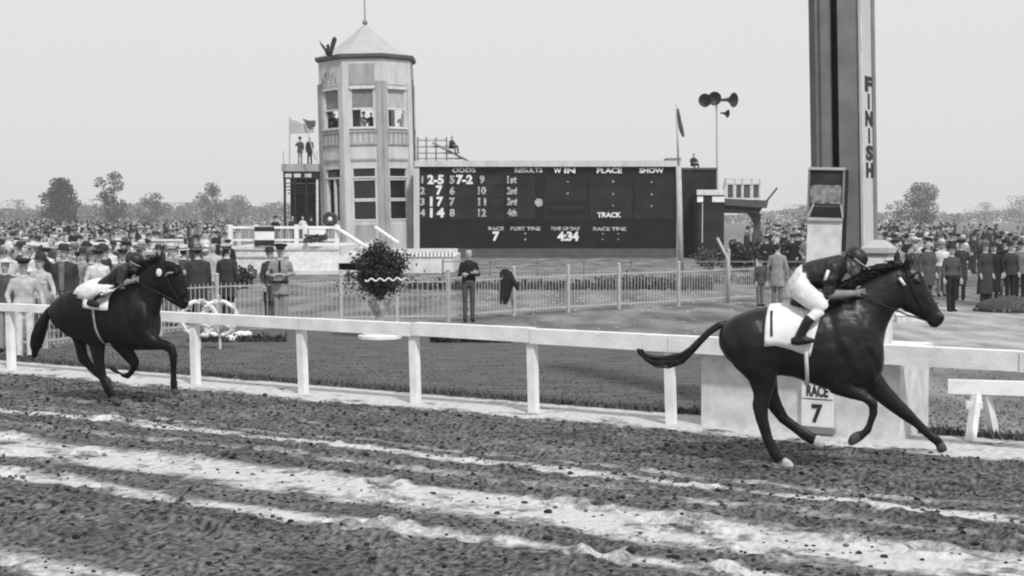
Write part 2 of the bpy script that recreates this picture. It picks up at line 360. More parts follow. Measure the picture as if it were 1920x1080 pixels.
for i, (px, ty, w, Y, m, lab, n, c, lo, gp, ln) in enumerate(TREES): tree(px, ty, w * 1.22, Y, m, lab, int(n * 1.35), c, lo, gp, i, ln)
def wood(Y, prof, n, m, label):
    xs = A([p[0] for p in prof]); ys = A([p[1] for p in prof]); x = rng.uniform(xs[0], xs[-1], n); f = rng.random(n) ** .8
    top = (HOR - np.interp(x, xs, ys)) * Y / FPX + CAM_H + .9 * fbm(x, x * 0, ((.12, 1.6), (.4, 1.2)), 8)
    p = np.stack([(x - 960) * Y / FPX, Y + rng.uniform(-12, 12, n), f * top], -1); sz = rng.uniform(.35, .95, n)[:, None]
    e1 = rng.normal(0, 1, (n, 3)); e1 /= np.linalg.norm(e1, axis=1)[:, None]; e2 = np.cross(e1, rng.normal(0, 1, (n, 3))); e2 /= np.linalg.norm(e2, axis=1)[:, None]
    tag(bulk('far_wood', np.stack([p - e1 * sz, p - e2 * sz, p + e1 * sz, p + e2 * sz], 1).reshape(-1, 3), np.arange(n * 4).reshape(-1, 4), m), label, 'wood', kind='stuff')
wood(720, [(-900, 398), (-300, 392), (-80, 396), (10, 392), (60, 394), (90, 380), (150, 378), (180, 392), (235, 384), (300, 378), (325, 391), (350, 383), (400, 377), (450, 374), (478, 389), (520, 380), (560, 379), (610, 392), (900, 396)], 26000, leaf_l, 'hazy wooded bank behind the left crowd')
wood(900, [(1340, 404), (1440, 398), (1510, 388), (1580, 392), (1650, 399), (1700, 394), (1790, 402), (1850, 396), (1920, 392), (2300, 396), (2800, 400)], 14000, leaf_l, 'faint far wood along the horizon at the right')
hm = bpy.data.materials.new('haze_air'); hm.use_nodes = True; hn = hm.node_tree; hn.nodes.clear()
hv = hn.nodes.new('ShaderNodeVolumePrincipled'); hv.inputs['Color'].default_value = (.95, .95, .95, 1); hv.inputs['Density'].default_value = .00045
ho = hn.nodes.new('ShaderNodeOutputMaterial'); hn.links.new(hv.outputs[0], ho.inputs['Volume'])
o = MB().span((-800, -40, -1.5), (800, 1000, 27)).build('haze', hm); tag(o, kind='stuff')

# ------------------------------------------------------------------ judges' tower
TY = 88.0; TS = TY / FPX                                   # metres per photo pixel at the board's depth
def zz(y, Y=TY): return CAM_H + (HOR - y) * Y / FPX
def xx(x, Y=TY): return (x - 960) * Y / FPX
AP = 2.95; HS = AP * math.tan(math.pi / 8)
tw = empty('judges_tower', (xx(687), TY + AP, 0), 0, math.radians(-1.2))
tag(tw, 'tall pale eight sided tower with a pointed roof left of the black scoreboard', 'tower')
def facet(k): return math.radians(-90 + 45 * k)            # outward normal of facet k; 0 faces the track
def fbox(mb, k, u0, u1, z0, z1, d0, d1, mi=0):
    a = facet(k); n = A([math.cos(a), math.sin(a)]); t_ = A([-math.sin(a), math.cos(a)])
    c = n * (AP + (d0 + d1) / 2) + t_ * (u0 + u1) / 2
    mb.box((c[0], c[1], (z0 + z1) / 2), (abs(d1 - d0), abs(u1 - u0), z1 - z0), a, mi)
for k in range(8):
    front = k in (0, 1, 7)
    w = MB(); m_ = cream if k != 1 else cream
    fbox(w, k, -HS, HS, 10.72, 12.62, -.3, 0); fbox(w, k, -HS, HS, 5.8, 8.28, -.3, 0); fbox(w, k, -HS, HS, 0, 2.45, -.3, 0)
    for a, b in ((-HS, -.74), (.74, HS)):
        fbox(w, k, a, b, 8.28, 10.72, -.3, 0); fbox(w, k, a, b, 2.45, 5.8, -.3, 0)
    if not front: fbox(w, k, -.74, .74, 2.45, 5.8, -.28, -.02)
    w.build('wall_panel', m_, tw)
    for sg in (-1, 1):                                     # corner pilasters, each facet's half
        p_ = MB(); fbox(p_, k, sg * (HS - .17) - .17, sg * (HS - .17) + .20, .0, 11.2, 0, .10); fbox(p_, k, sg * (HS - .2) - .21, sg * (HS - .2) + .20, 0, 1.1, 0.1, .17); p_.build('pilaster', creamd if (k if sg > 0 else (k - 1) % 8) in (0, 5, 6) else cream, tw)  # grey stucco on some corners paints in shade, pale ones the lit side
    if k in (0, 1, 2, 6, 7):
        f = MB(); fbox(f, k, -.82, .82, 8.2, 8.34, .003, .14); f.build('window_sill', white2, tw); f = MB(); fbox(f, k, -.82, .82, 10.72, 10.84, .003, .1); f.build('window_head', white2, tw)
        fr = MB()
        for a, b in ((-.74, -.66), (.66, .74)): fbox(fr, k, a, b, 8.34, 10.72, -.22, -.04)
        fbox(fr, k, -.66, .66, 9.42, 9.54, -.2, -.05); wo_ = fr.build('window', white2, tw)
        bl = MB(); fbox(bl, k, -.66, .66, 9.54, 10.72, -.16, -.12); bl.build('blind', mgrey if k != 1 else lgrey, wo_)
        for z0, z1, hw_, dd in ((7.98, 8.12, .86, .1), (7.2, 7.32, .86, .1), (6.2, 6.34, .8, .07)):   # spandrel: baluster band over a plain panel
            s = MB(); fbox(s, k, -hw_, hw_, z0, z1, .003, dd); s.build('string_course', creamd, tw)
        for q in range(9):
            b_ = MB(); u = -.72 + q * .18; fbox(b_, k, u - .045, u + .045, 7.32, 7.98, .003, .07); b_.build('baluster', cream if q % 2 else creamd, tw)
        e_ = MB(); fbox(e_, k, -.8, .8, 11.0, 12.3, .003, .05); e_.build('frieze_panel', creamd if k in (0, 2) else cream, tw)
        if k in (7,):                                      # worn raised ornament on the frieze
            for q in range(7):
                b_ = MB(); fbox(b_, k, -.72 + q * .21, -.6 + q * .21, 11.2 + .4 * (q % 2), 11.5 + .4 * (q % 2), .053, .1); b_.build('frieze_block', creamd, tw)
    if front:
        rows = ((5.2, 5.72), (3.82, 4.96), (2.5, 3.62))
        if k == 7: rows = ((5.2, 5.72),)
        for z0, z1 in rows:
            fr = MB(); fbox(fr, k, -.74, .74, z0 - .1, z0, -.2, .03); fbox(fr, k, -.74, .74, z1, z1 + .08, -.2, .02)
            for a, b in ((-.74, -.68), (.68, .74)): fbox(fr, k, a, b, z0, z1, -.2, -.02)
            wo_ = fr.build('window', white2, tw)
            g_ = MB(); fbox(g_, k, -.68, .68, z0, z1, -.2, -.16); g_.build('pane', glass, wo_)
        if k == 7:                                         # open doorway onto the terrace
            d_ = MB(); fbox(d_, k, -.74, -.62, 1.4, 5.1, -.25, .02); fbox(d_, k, .1, .2, 1.4, 5.1, -.25, .02); fbox(d_, k, .64, .74, 1.4, 5.1, -.25, .02); d_.build('door_frame', white2, tw)
            d_ = MB(); fbox(d_, k, .2, .64, 2.4, 5.1, -.2, -.14); d_.build('door', glass, tw)
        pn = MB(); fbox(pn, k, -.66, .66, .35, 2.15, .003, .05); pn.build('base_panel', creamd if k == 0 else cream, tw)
oct_ = lambda r, z: [A([r / math.cos(math.pi / 8) * math.cos(math.radians(-112.5 + 45 * j)), r / math.cos(math.pi / 8) * math.sin(math.radians(-112.5 + 45 * j)), z]) for j in range(8)]
MB().loft([oct_(2.6, .02), oct_(2.6, 5.95)]).build('inner_core', black, tw)  # solid black core paints in the darkness of the lower rooms
MB().loft([oct_(2.62, 7.3), oct_(2.62, 7.5)]).build('upper_floor', mgrey, tw)
MB().loft([oct_(3.02, 12.62), oct_(3.16, 12.72), oct_(3.16, 12.92), oct_(3.0, 12.94)]).build('cornice', dgrey, tw)
MB().loft([oct_(2.95, 12.94), oct_(2.1, 13.4), oct_(1.1, 14.2), oct_(.28, 14.95), oct_(.1, 15.1)]).build('roof', mat('roof_lead', .40, .8, .06, 2), tw)
MB().loft([oct_(.1, 15.1), oct_(.18, 15.28), oct_(.08, 15.45)]).build('finial', mgrey, tw)
MB().tube([(0, 0, 15.42), (0, 0, 18.6)], [.05, .03], 6).build('spire', mgrey, tw)
# drain pipe down the right corner
a = math.radians(-90 + 67.5); MB().tube([(3.35 * math.cos(a), 3.35 * math.sin(a), 0), (3.35 * math.cos(a), 3.35 * math.sin(a), 11.4)], .06, 6).build('drain_pipe', dgrey, tw)
# bird shaped ornament on the eave
b = at(617, 105, TY - .2); bo = empty('eagle_ornament', b)
tag(bo, 'dark bird ornament with raised wings on the left eave of the tower roof', 'ornament')
MB().ball((0, 0, .28), (.26, .2, .3)).ball((-.06, -.02, .62), (.1, .1, .13)).tube([(-.1, 0, .62), (-.24, -.02, .6)], [.04, .01], 6).build('body', black, bo, True)
MB().prism([(.02, .2), (.28, .35), (.5, 1.05), (.36, 1.22), (.22, 1.1), (.1, .7)], -.05, .05).build('wing', black, bo)
MB().prism([(-.05, .3), (-.3, .62), (-.62, .98), (-.48, .62), (-.3, .35), (-.12, .15)], -.04, .04).build('wing', black, bo)

# dark wooden annex left of the tower
YA = 89.0
an = empty('tower_annex', (xx(566, YA), YA, 0)); tag(an, 'dark open fronted annex with a flat pale roof left of the tower', 'annex')
hw = 33 * YA / FPX
MB().span((-hw - .1, -.3, zz(322, YA)), (hw, 3, zz(308, YA))).build('roof', creamd, an)
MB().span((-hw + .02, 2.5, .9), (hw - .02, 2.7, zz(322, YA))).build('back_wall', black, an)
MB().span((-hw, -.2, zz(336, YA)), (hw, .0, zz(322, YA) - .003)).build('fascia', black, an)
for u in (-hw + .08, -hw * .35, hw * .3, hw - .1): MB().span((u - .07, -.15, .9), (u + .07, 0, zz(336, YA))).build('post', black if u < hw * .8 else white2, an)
for u in (-hw * .72, -hw * .2, hw * .4): MB().span((u - .2, -.23, zz(333, YA)), (u + .22, -.203, zz(326, YA))).build('notice', white2, an)
for k in range(4): MB().span((-hw + .1, -.06 + .3 * k, zz(345 + 6 * k, YA)), (hw - .15, .0 + .3 * k, zz(343 + 6 * k, YA))).build('beam', dgrey, an)
for u in (-hw, hw * .9): MB().span((u, -.2, zz(308, YA)), (u + .05, -.15, zz(284, YA))).build('roof_rail_post', lgrey, an)
def flag(px, py0, px1, py1, Y, label, m, shape):
    p0, p1 = at(px, py0, Y), at(px1, py1, Y); e = empty('flag', p0); tag(e, label, 'flag')
    d = p1 - p0; MB().tube([(0, 0, 0), d], [.05, .04], 6).build('staff', lgrey, e)
    pts = [at(x, y, Y) - p0 for x, y in shape]; n = len(pts)
    V = [q + A([0, -.03 + .02 * (i % 2), 0]) for i, q in enumerate(pts)] + [q + A([0, .0 + .02 * (i % 2), 0]) for i, q in enumerate(pts)]
    MB().add(V, [tuple(range(n)), tuple(range(2 * n - 1, n - 1, -1))] + [(i, (i + 1) % n, (i + 1) % n + n, i + n) for i in range(n)]).build('flag_cloth', m, e)
flag(543, 310, 543, 219, 87.6, 'pale pennant hanging from a staff on the annex roof', lgrey, [(544, 222), (588, 240), (590, 249), (545, 251)])
flag(592, 300, 570, 226, 87.5, 'dark crumpled flag against the left side of the tower', dgrey, [(567, 222), (578, 226), (592, 226), (591, 238), (582, 240), (573, 233)])

# white terrace, balustrade and stairs in front of the tower
YT = 64.0; tz = lambda y: zz(y, YT); tx = lambda x: xx(x, YT)
te = empty('terrace', (0, YT, 0)); tag(te, 'white stepped terrace with a railing in front of the tower', 'terrace')
MB().span((tx(430), 0, 0), (tx(636), 10, tz(462))).build('wall', white2, te)
for y in (466, 480): MB().span((tx(430), -.06, tz(y + 3)), (tx(636), -.003, tz(y))).build('string_course', lgrey, te)
for i, (x0, x1, y0, d) in enumerate(((545, 700, 478, -.5), (530, 760, 492, -1.0), (515, 690, 505, -1.5))):
    MB().span((tx(x0), d, 0), (tx(x1), d + .497, tz(y0))).build('step', concrete if i != 1 else white2, te)
MB().span((tx(637), .3, 0), (tx(850), 9, tz(482))).build('side_wall', concrete, te)
MB().span((tx(690), .1, tz(474)), (tx(858), .3, tz(466))).build('coping', white2, te)
for q in range(22):
    x = 700 + q * 7; MB().span((tx(x) - .03, .22, tz(482) + .002), (tx(x) + .03, .27, tz(474))).build('baluster', creamd, te)
MB().span((tx(430), .05, tz(429)), (tx(638), .2, tz(424))).build('top_rail', white, te)
MB().span((tx(430), .05, tz(452)), (tx(638), .2, tz(448))).build('bottom_rail', white, te)
for x in (432, 480, 556, 572, 632): MB().span((tx(x) - .1, 0.02, tz(462)), (tx(x) + .1, .23, tz(421))).build('rail_post', white, te)
for q in range(40):
    x = 436 + q * 5
    if 555 < x < 574: continue
    MB().span((tx(x) - .028, .1, tz(448)), (tx(x) + .028, .15, tz(429))).build('baluster', creamd if q % 3 else lgrey, te)
MB().tube([(tx(632), .0, tz(428)), (tx(705), -1.2, tz(470))], .09, 8).build('handrail', white, te)
MB().tube([(tx(698), 1.5, tz(426)), (tx(748), .0, tz(456))], .08, 8).build('handrail', white, te)
for i in range(7): MB().span((tx(640 + i * 9), -1.0 + .2 * i, 0), (tx(700), -.8 + .2 * i, tz(480 - 5 * i))).build('stair_tread', concrete, te)
# striped banner on the railing, flower box
bn = empty('striped_banner', (tx(496), YT - .05, tz(441))); tag(bn, 'dark banner with a white middle stripe hung on the terrace railing', 'banner')
for nm, y0, y1, m in (('upper_stripe', 434, 425, black), ('middle_stripe', 450, 434, white), ('lower_stripe', 461, 450, black)):
    MB().span((tx(478) - tx(496), -.04, tz(y0) - tz(441)), (tx(515) - tx(496), 0, tz(y1) - tz(441))).build(nm, m, bn)
bx = empty('flower_box', (tx(595), YT - .1, tz(440))); tag(bx, 'white flower box hung on the railing below the tower doorway', 'flower box')
MB().span((-.35, -.2, .0), (.4, .1, .25)).build('box', white, bx); fm = MB()
for _ in range(40):
    a = rng.uniform(-.6, .5); fm.ball((a, rng.uniform(-.2, .1), rng.uniform(-.35, .05)), rng.uniform(.05, .12), 0, 5, 4)
fm.build('foliage', leaf_d, bx)

# ------------------------------------------------------------------ the tote board
sb = empty('scoreboard', (0, TY, 0)); tag(sb, 'long black odds scoreboard with white lettering right of the tower', 'scoreboard')
BX0, BX1, BZ0, BZ1 = xx(787), xx(1268), zz(462), zz(313)
MB().span((BX0, .05, 0), (BX1, .7, BZ1)).build('board_face', board, sb)
MB().span((BX0 + 2, -.25, 0), (BX1, .047, zz(466))).build('base_wall', dgrey, sb)
MB().span((BX0 - .3, -.2, BZ1), (BX1 + .25, .9, zz(302))).build('top_beam', cream, sb)
MB().span((xx(776), -.1, 0), (BX0 - .003, .8, BZ1 - .003)).build('end_post', cream, sb)
MB().span((BX1 + .003, -.1, 0), (xx(1275), .8, BZ1 - .003)).build('end_post', lgrey, sb)
for (x0, x1, y0, y1) in ((1004, 1017, 325, 420), (1025, 1098, 376, 386), (1025, 1098, 392, 406)):
    MB().span((xx(x0), .02, zz(y1)), (xx(x1), .047, zz(y0))).build('slot', board, sb)
for (x0, x1) in ((790, 838), (842, 895), (899, 945), (949, 1003), (1022, 1100), (1106, 1186), (1190, 1262)):   # the number bays
    for j in range(4):
        MB().span((xx(x0), .03, zz(349 + 20.5 * j)), (xx(x1), .047, zz(329 + 20.5 * j))).build('number_panel', board2, sb)
def bt(txt, x, y, h, m=print_white, w=None, bold=.04):
    lettering('lettering', txt, (xx(x), -.02, zz(y)), h * TS, m, sb, None if w is None else w * TS, 0, bold, .02)
bt('ODDS', 870, 319.5, 9, print_dim, 44); bt('RESULTS', 991, 319.5, 9.5, print_dim, 52); bt('W', 1045, 320, 10.5, print_white, 15); bt('IN', 1068, 320, 10.5, print_white, 21); bt('PLACE', 1142, 320, 10.5, print_white, 47); bt('SHOW', 1221, 320, 10, print_white, 46)
for i in range(4):
    y = 337 + 20.6 * i
    bt(str(i + 1), 792.5, y, 14, print_dim); bt(str(i + 5), 848, y, 15, print_dim); bt(str(i + 9), 904, y, 15, print_dim, 9 if i == 0 else 15); bt(('1st', '2nd', '3rd', '4th')[i], 960, y, 14, print_dim, 18)
for s_, x, y in (('2-5', 817, 337), ('7', 824, 357), ('1', 809, 378), ('7', 825, 378), ('1', 809, 399), ('4', 826, 399)): bt(s_, x, y, 18, print_white, {'7': 13, '1': 5, '4': 15}.get(s_, 31), .05)
bt('7-2', 871, 337, 18, print_white, 31, .05)
bt('TRACK', 1142, 403, 10, print_white, 45); bt('RACE', 930, 428.5, 7, print_dim, 29); bt('POST TIME', 985, 428.5, 7, print_dim, 56); bt('TIME OF DAY', 1060, 428.5, 7, print_dim, 56); bt('RACE TIME', 1143, 429, 7, print_dim, 62)
bt('7', 930, 443, 18, print_white, 13, .05); bt('4:34', 1065, 443, 18, print_white, 40, .05)
for x, ys in ((1064, (341, 363)), (1149, (341, 364, 386)), (1221, (342, 365, 387))):
    for y in ys: MB().ball((xx(x), 0.02, zz(y)), .07, 0, 8, 5).build('marker_dot', print_dim, sb)
for x in (985, 1130, 1159):
    for y in (438, 449): MB().ball((xx(x), .03, zz(y)), .06, 0, 8, 5).build('marker_dot', print_dim, sb)
MB().prism([(xx(1010) + .26 * math.cos(q), zz(380) + .26 * math.sin(q)) for q in np.linspace(0, 6.28, 14, endpoint=False)], -.05, .02).build('round_lamp', print_dim, sb)
# roof railing and bleacher boards behind the board
rb = empty('roof_bleacher', (xx(815), TY + 2.5, zz(303))); tag(rb, 'pale open railing and plank seats behind the top of the scoreboard', 'bleacher')
Yb = TY + 2.5
for y in (262, 274, 286, 296): MB().span((xx(782, Yb) - xx(815), 0, zz(y + 3, Yb) - zz(303)), (xx(836 + (y - 262) * .9, Yb) - xx(815), .3, zz(y, Yb) - zz(303))).build('plank', lgrey, rb)
for x in (784, 800, 818, 838): MB().span((xx(x, Yb) - xx(815) - .05, -.06, -.4), (xx(x, Yb) - xx(815) + .05, -.003, zz(258, Yb) - zz(303))).build('post', mgrey, rb)
MB().tube([(xx(812, Yb) - xx(815), -.1, 1.3), (xx(880, Yb) - xx(815), -.1, .1)], .08, 6).build('stair_rail', mgrey, rb)
# dark extension of the board, hut and lookout platform
ex = empty('scoreboard_shed', (xx(1310), TY + .8, 0)); tag(ex, 'plain dark shed joined to the right end of the scoreboard', 'shed')
MB().span((xx(1276) - xx(1310), 0, 0), (xx(1346) - xx(1310), 4, zz(318))).build('wall', board2, ex)
MB().span((xx(1276) - xx(1310), -.1, zz(318)), (xx(1347) - xx(1310), 4.1, zz(314))).build('roof', dgrey, ex)
for j in range(8): MB().span((xx(1277) - xx(1310), -.03, zz(338 + 20 * j)), (xx(1299) - xx(1310), -.003, zz(320 + 20 * j))).build('panel', board2, ex)
MB().span((xx(1254) - xx(1310), .4, zz(302)), (xx(1280) - xx(1310), 2.5, zz(295))).build('roof_vent', mgrey, ex)
hu = empty('dark_hut', (xx(1325), TY - 1.5, 0)); tag(hu, 'dark boarded hut with a pale sign strip in front of the scoreboard shed', 'hut'); Yh = TY - 1.5
q0 = xx(1325, Yh)
for j in range(10): MB().span((xx(1302, Yh) - q0, 0, j * .42), (xx(1351, Yh) - q0, .3, j * .42 + .405)).build('plank', board2 if j % 3 else black, hu)
MB().span((xx(1300, Yh) - q0, .31, 0), (xx(1350, Yh) - q0, 2, zz(358, Yh) - .1)).build('wall', black, hu)
MB().span((xx(1299, Yh) - q0, -.12, zz(366, Yh)), (xx(1351, Yh) - q0, -.02, zz(356, Yh))).build('sign_strip', white2, hu)
for a, b in ((1300, 1311), (1328, 1351)): MB().span((xx(a, Yh) - q0, -.1, zz(379, Yh)), (xx(b, Yh) - q0, -.02, zz(369, Yh))).build('notice', white, hu)
MB().span((xx(1309, Yh) - q0, -.08, zz(455, Yh)), (xx(1311, Yh) - q0, -.003, zz(381, Yh))).build('down_pipe', lgrey, hu)
Yp = 92.0; lp = empty('lookout_platform', (xx(1395, Yp), Yp, 0)); q0 = xx(1395, Yp); tag(lp, 'raised lookout platform with a white railing on a dark bracketed post', 'platform')
pz = lambda y: zz(y, Yp); pxx = lambda x: xx(x, Yp) - q0
MB().prism([(pxx(1350), pz(372)), (pxx(1440), pz(376)), (pxx(1437), pz(390)), (pxx(1350), pz(384))], 0, 3).build('deck_beam', dgrey, lp)
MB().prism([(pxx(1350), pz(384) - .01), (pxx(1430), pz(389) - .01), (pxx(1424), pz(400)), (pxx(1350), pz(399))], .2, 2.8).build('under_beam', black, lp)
MB().span((pxx(1419), 1, 0), (pxx(1431), 1.5, pz(400))).build('column', dgrey, lp)
MB().prism([(pxx(1419), pz(400)), (pxx(1405), pz(400)), (pxx(1412), pz(405)), (pxx(1419), pz(420))], 1, 1.4).build('bracket', dgrey, lp)
for x in (1360, 1377, 1391, 1409, 1424): MB().span((pxx(x) - .05, .06, pz(374)), (pxx(x) + .05, .16, pz(333))).build('rail_post', white2, lp)
for y in (335, 342): MB().span((pxx(1358), -.02, pz(y + 2.5)), (pxx(1425), .057, pz(y))).build('rail', white2, lp)
for a, b in ((1364, 1374), (1380, 1389), (1394, 1406), (1412, 1422)): MB().span((pxx(a), .1, pz(371)), (pxx(b), .15, pz(346))).build('dark_panel', dgrey, lp)
MB().span((pxx(1397), -.05, pz(375)), (pxx(1420), .0, pz(371))).build('step', white2, lp)
MB().tube([(pxx(1439), .5, pz(377)), (pxx(1459), .5, pz(352))], .07, 6).build('slanting_pole', dgrey, lp)
MB().tube([(pxx(1351), 0, pz(372)), (pxx(1360), 0, pz(334))], .06, 6).build('brace', lgrey, lp)
# loudspeakers
Ys = 91.0; sp = empty('loudspeaker_pole', (xx(1346, Ys), Ys, 0), 0, math.radians(-.9)); tag(sp, 'tall thin pole carrying four black horn loudspeakers', 'loudspeaker')
MB().tube([(0, 0, 0), (0, 0, zz(180, Ys))], [.09, .05], 8).build('pole', lgrey, sp)
MB().tube([(-.7, 0, zz(191, Ys)), (.75, 0, zz(191, Ys))], .04, 6).build('crossbar', dgrey, sp)
def horn(dx, y, d, r):
    d = Vector(d).normalized(); c = Vector((dx, 0, zz(y, Ys))); q = d.to_track_quat('Z', 'Y').to_matrix(); rings = []
    for l, rr in ((-.5, .07), (-.35, .1), (-.1, .14), (.12, .26), (.28, .42), (.36, .55), (.33, .5), (.15, .2)):
        rings.append([A(c + q @ Vector((math.cos(a) * rr * r, math.sin(a) * rr * r, l * r * 1.3))) for a in np.linspace(0, 6.283, 14, endpoint=False)])
    MB().loft(rings).build('horn', black, sp, True)
horn(-.62, 189, (-.55, -1, -.1), .82); horn(-.22, 186, (.1, -1, -.1), .84); horn(.80, 189, (.75, -.8, -.1), .88); horn(.52, 214, (.8, -.6, -.15), .5)

# ------------------------------------------------------------------ finish pole on its white box, seen corner on
TILT = math.radians(-1.55)
pc = SN(-5.19, 16.45)
fp = empty('finish_pole', pc, RZ, 0); fp.rotation_euler = Matrix.Rotation(TILT, 3, 'Y').to_4x4().to_euler() if False else (0, 0, RZ)
fp.rotation_euler = (Matrix.Rotation(TILT, 3, 'Y') @ Matrix.Rotation(RZ, 3, 'Z')).to_euler()
tag(fp, 'huge grey finish pole lettered FINISH rising behind the leading horse', 'finish pole')
w_, d_ = .58, .52
MB().span((-w_ / 2, -d_ / 2, .9), (-.075, d_ / 2, 9)).build('left_board', mgrey, fp)
MB().span((.035, -d_ / 2 + .01, .9), (w_ / 2, d_ / 2 - .002, 9)).build('right_board', mgrey, fp)
MB().span((-.075, -d_ / 2 + .14, .9), (.035, d_ / 2 - .01, 9)).build('slot_back', black, fp)
MB().span((-w_ / 2 - .014, -d_ / 2 - .02, .9), (-w_ / 2 + .05, -d_ / 2 - .002, 9)).build('edge_strip', dgrey, fp)
MB().span((-w_ / 2 + .10, -d_ / 2 - .012, .9), (-w_ / 2 + .115, -d_ / 2 - .002, 9)).build('edge_strip', dgrey, fp)
MB().span((w_ / 2 + .002, -d_ / 2 - .012, .9), (w_ / 2 + .022, d_ / 2 - .10, 9)).build('letter_face', cream, fp)
MB().span((w_ / 2 + .002, d_ / 2 - .095, .9), (w_ / 2 + .04, d_ / 2 + .01, 9)).build('edge_strip', mgrey, fp)
MB().span((w_ / 2 + .024, -d_ / 2 - .012, .9), (w_ / 2 + .034, -d_ / 2 + .02, 9)).build('edge_strip', white2, fp)
for i, ch in enumerate('FINISH'):
    y = 164 + 31.5 * i
    z_ = CAM_H + (HOR - y) * 16.85 / FPX
    lettering('letter', ch, (w_ / 2 + .024, .02, z_), .18, print_black, fp, .06 if ch == 'I' else .27, math.pi / 2, .05, .006)
MB().span((w_ / 2 - .34, -d_ / 2 - .06, 2.90), (w_ / 2 - .16, -d_ / 2 - .004, 3.02)).build('lamp_bracket', black, fp)
pb_ = empty('finish_box', SN(-5.52, 16.2), RZ); tag(pb_, 'white box at the foot of the finish pole behind the leading horse', 'box')
bxw, bxd, bxh = 2.42, 1.24, 1.02
MB().span((-bxw / 2, -bxd / 2, -.03), (bxw / 2, bxd / 2, bxh - .06)).build('box', white2, pb_)
MB().span((-bxw / 2 - .03, -bxd / 2 - .03, bxh - .06), (bxw / 2 + .03, bxd / 2 + .03, bxh)).build('lid', white, pb_)
# RACE 7 placard
qx = -.12
rp = empty('race_placard', SN(-5.52 + .265, 16.2 - bxd / 2 - .02, 0), RZ); tag(rp, 'white placard reading RACE 7 on the front of the white box', 'placard')
MB().span((-.19, -.03, .42), (.19, -.004, .60)).build('upper_card', white, rp); MB().span((-.19, -.03, .09), (.19, -.004, .40)).build('lower_card', white, rp)
MB().span((-.21, -.05, .02), (.21, -.004, .085)).build('card_ledge', mgrey, rp)
lettering('lettering', 'RACE', (0, -.034, .51), .135, print_black, rp, .26, 0, .03, .003); lettering('lettering', '7', (0, -.034, .245), .22, print_black, rp, .13, 0, .04, .003)
# mirror sign standing before the pole
Ym = 16.15; ms = empty('mirror_sign', SN(-5.31, 15.70), math.radians(-12)); tag(ms, 'tall signboard with a dark framed mirror above a blank white panel', 'sign')
mz = lambda y: CAM_H + (HOR - y) * Ym / FPX
ms.rotation_euler = (0, math.radians(1.4), math.radians(-12))
MB().span((-0.197, .0, mz(524)), (0.197, .03, mz(412))).build('white_panel', white2, ms)
MB().span((-0.197, .0, mz(411)), (0.197, .03, mz(316))).build('mirror_back', dgrey, ms)
for a, b in ((-0.210, -0.186), (0.186, 0.210)): MB().span((a, -.03, mz(408)), (b, -.002, mz(316))).build('frame', mgrey, ms)
MB().span((-0.210, -.04, mz(319)), (0.210, -.002, mz(314))).build('frame', lgrey, ms)
MB().span((-0.202, -.03, mz(414)), (0.202, -.002, mz(408))).build('frame', lgrey, ms)
MB().span((-0.176, -.012, mz(346)), (0.176, -.002, mz(322))).build('dark_pane', mat('pane_dark', .035, .4, .3, 4), ms)
MB().span((-0.176, -.012, mz(382)), (0.176, -.002, mz(347))).build('painted_reflection_pane', mat('painted_reflection', .08, .4, 0, 16, detail=10, v2=.36, pos=(.32, .72)), ms)  # noise blotches paint in what the mirror would reflect
MB().span((-0.143, -.02, mz(407)), (.2, -.002, mz(388))).build('lower_pane', black, ms)
MB().tube([(-0.197, -.025, mz(407)), (-0.134, -.025, mz(383))], .012, 5).build('brace', lgrey, ms); MB().tube([(.2, -.025, mz(407)), (0.172, -.025, mz(383))], .012, 5).build('brace', lgrey, ms)
MB().span((.2, .0, mz(470)), (.25, .06, mz(318))).build('side_board', black, ms)
for a in (-.15, .15): MB().span((a - .03, .031, 1.03), (a + .03, .08, mz(400))).build('support_post', mgrey, ms)
# capped white pillar standing on the box
Yq = 15.95; pl = empty('capped_pillar', SN(-4.66, 15.87, 1.02), RZ); tag(pl, 'pale square pillar with a shallow pyramid cap at the foot of the finish pole', 'pillar')
zq = CAM_H + (HOR - 466) * Yq / FPX - 1.02
MB().span((-.135, -.135, 0), (.135, .135, zq - .05)).build('shaft', white2, pl)
sq = lambda r, z: [A([-r, -r, z]), A([r, -r, z]), A([r, r, z]), A([-r, r, z])]
MB().loft([sq(.16, zq - .05), sq(.16, zq + .01), sq(.07, zq + .09), sq(.04, zq + .10)]).build('cap', lgrey, pl)
MB().loft([sq(.143, zq - .09), sq(.148, zq - .053)]).build('cap_moulding', mgrey, pl)

# ------------------------------------------------------------------ white running rail
rl = empty('running_rail', SN(0, 15.45), RZ); tag(rl, 'white wooden running rail on square posts along the inside of the track', 'rail')
PS = [-25.4, -23.3, -21.25, -19.19, -17.1, -15.0, -12.9, -10.92, -9.05, -7.1, -5.1, -3.0, -.9]
thick = lambda s: .125 + .095 * max(0, min(1, (s + 19) / 14))
for i, s in enumerate(PS):
    if s in (-5.1, -3.0): continue                        # the removable length by the white box has no posts
    p = MB(); p.box((s, .03, .48), (.105 + .01 * rng.random(), .11, 1.02), 0, 0, TILT + rng.normal(0, .008)); p.build('post', white, rl)
for a, b in zip(PS[:-1], PS[1:]):
    t0, t1 = thick(a), thick(b)
    v = []
    dz = rng.normal(0, .004)
    for x, t_ in ((a + .004, t0), (b - .004, t1)): v += [(x, -.06, 1.09 - t_ + dz), (x, -.06, 1.085 + dz), (x, .12, 1.085 + dz), (x, .12, 1.09 - t_ * .8 + dz)]
    MB().add(v, [(0, 1, 2, 3), (7, 6, 5, 4), (0, 4, 5, 1), (1, 5, 6, 2), (2, 6, 7, 3), (3, 7, 4, 0)]).build('rail_board', white, rl)
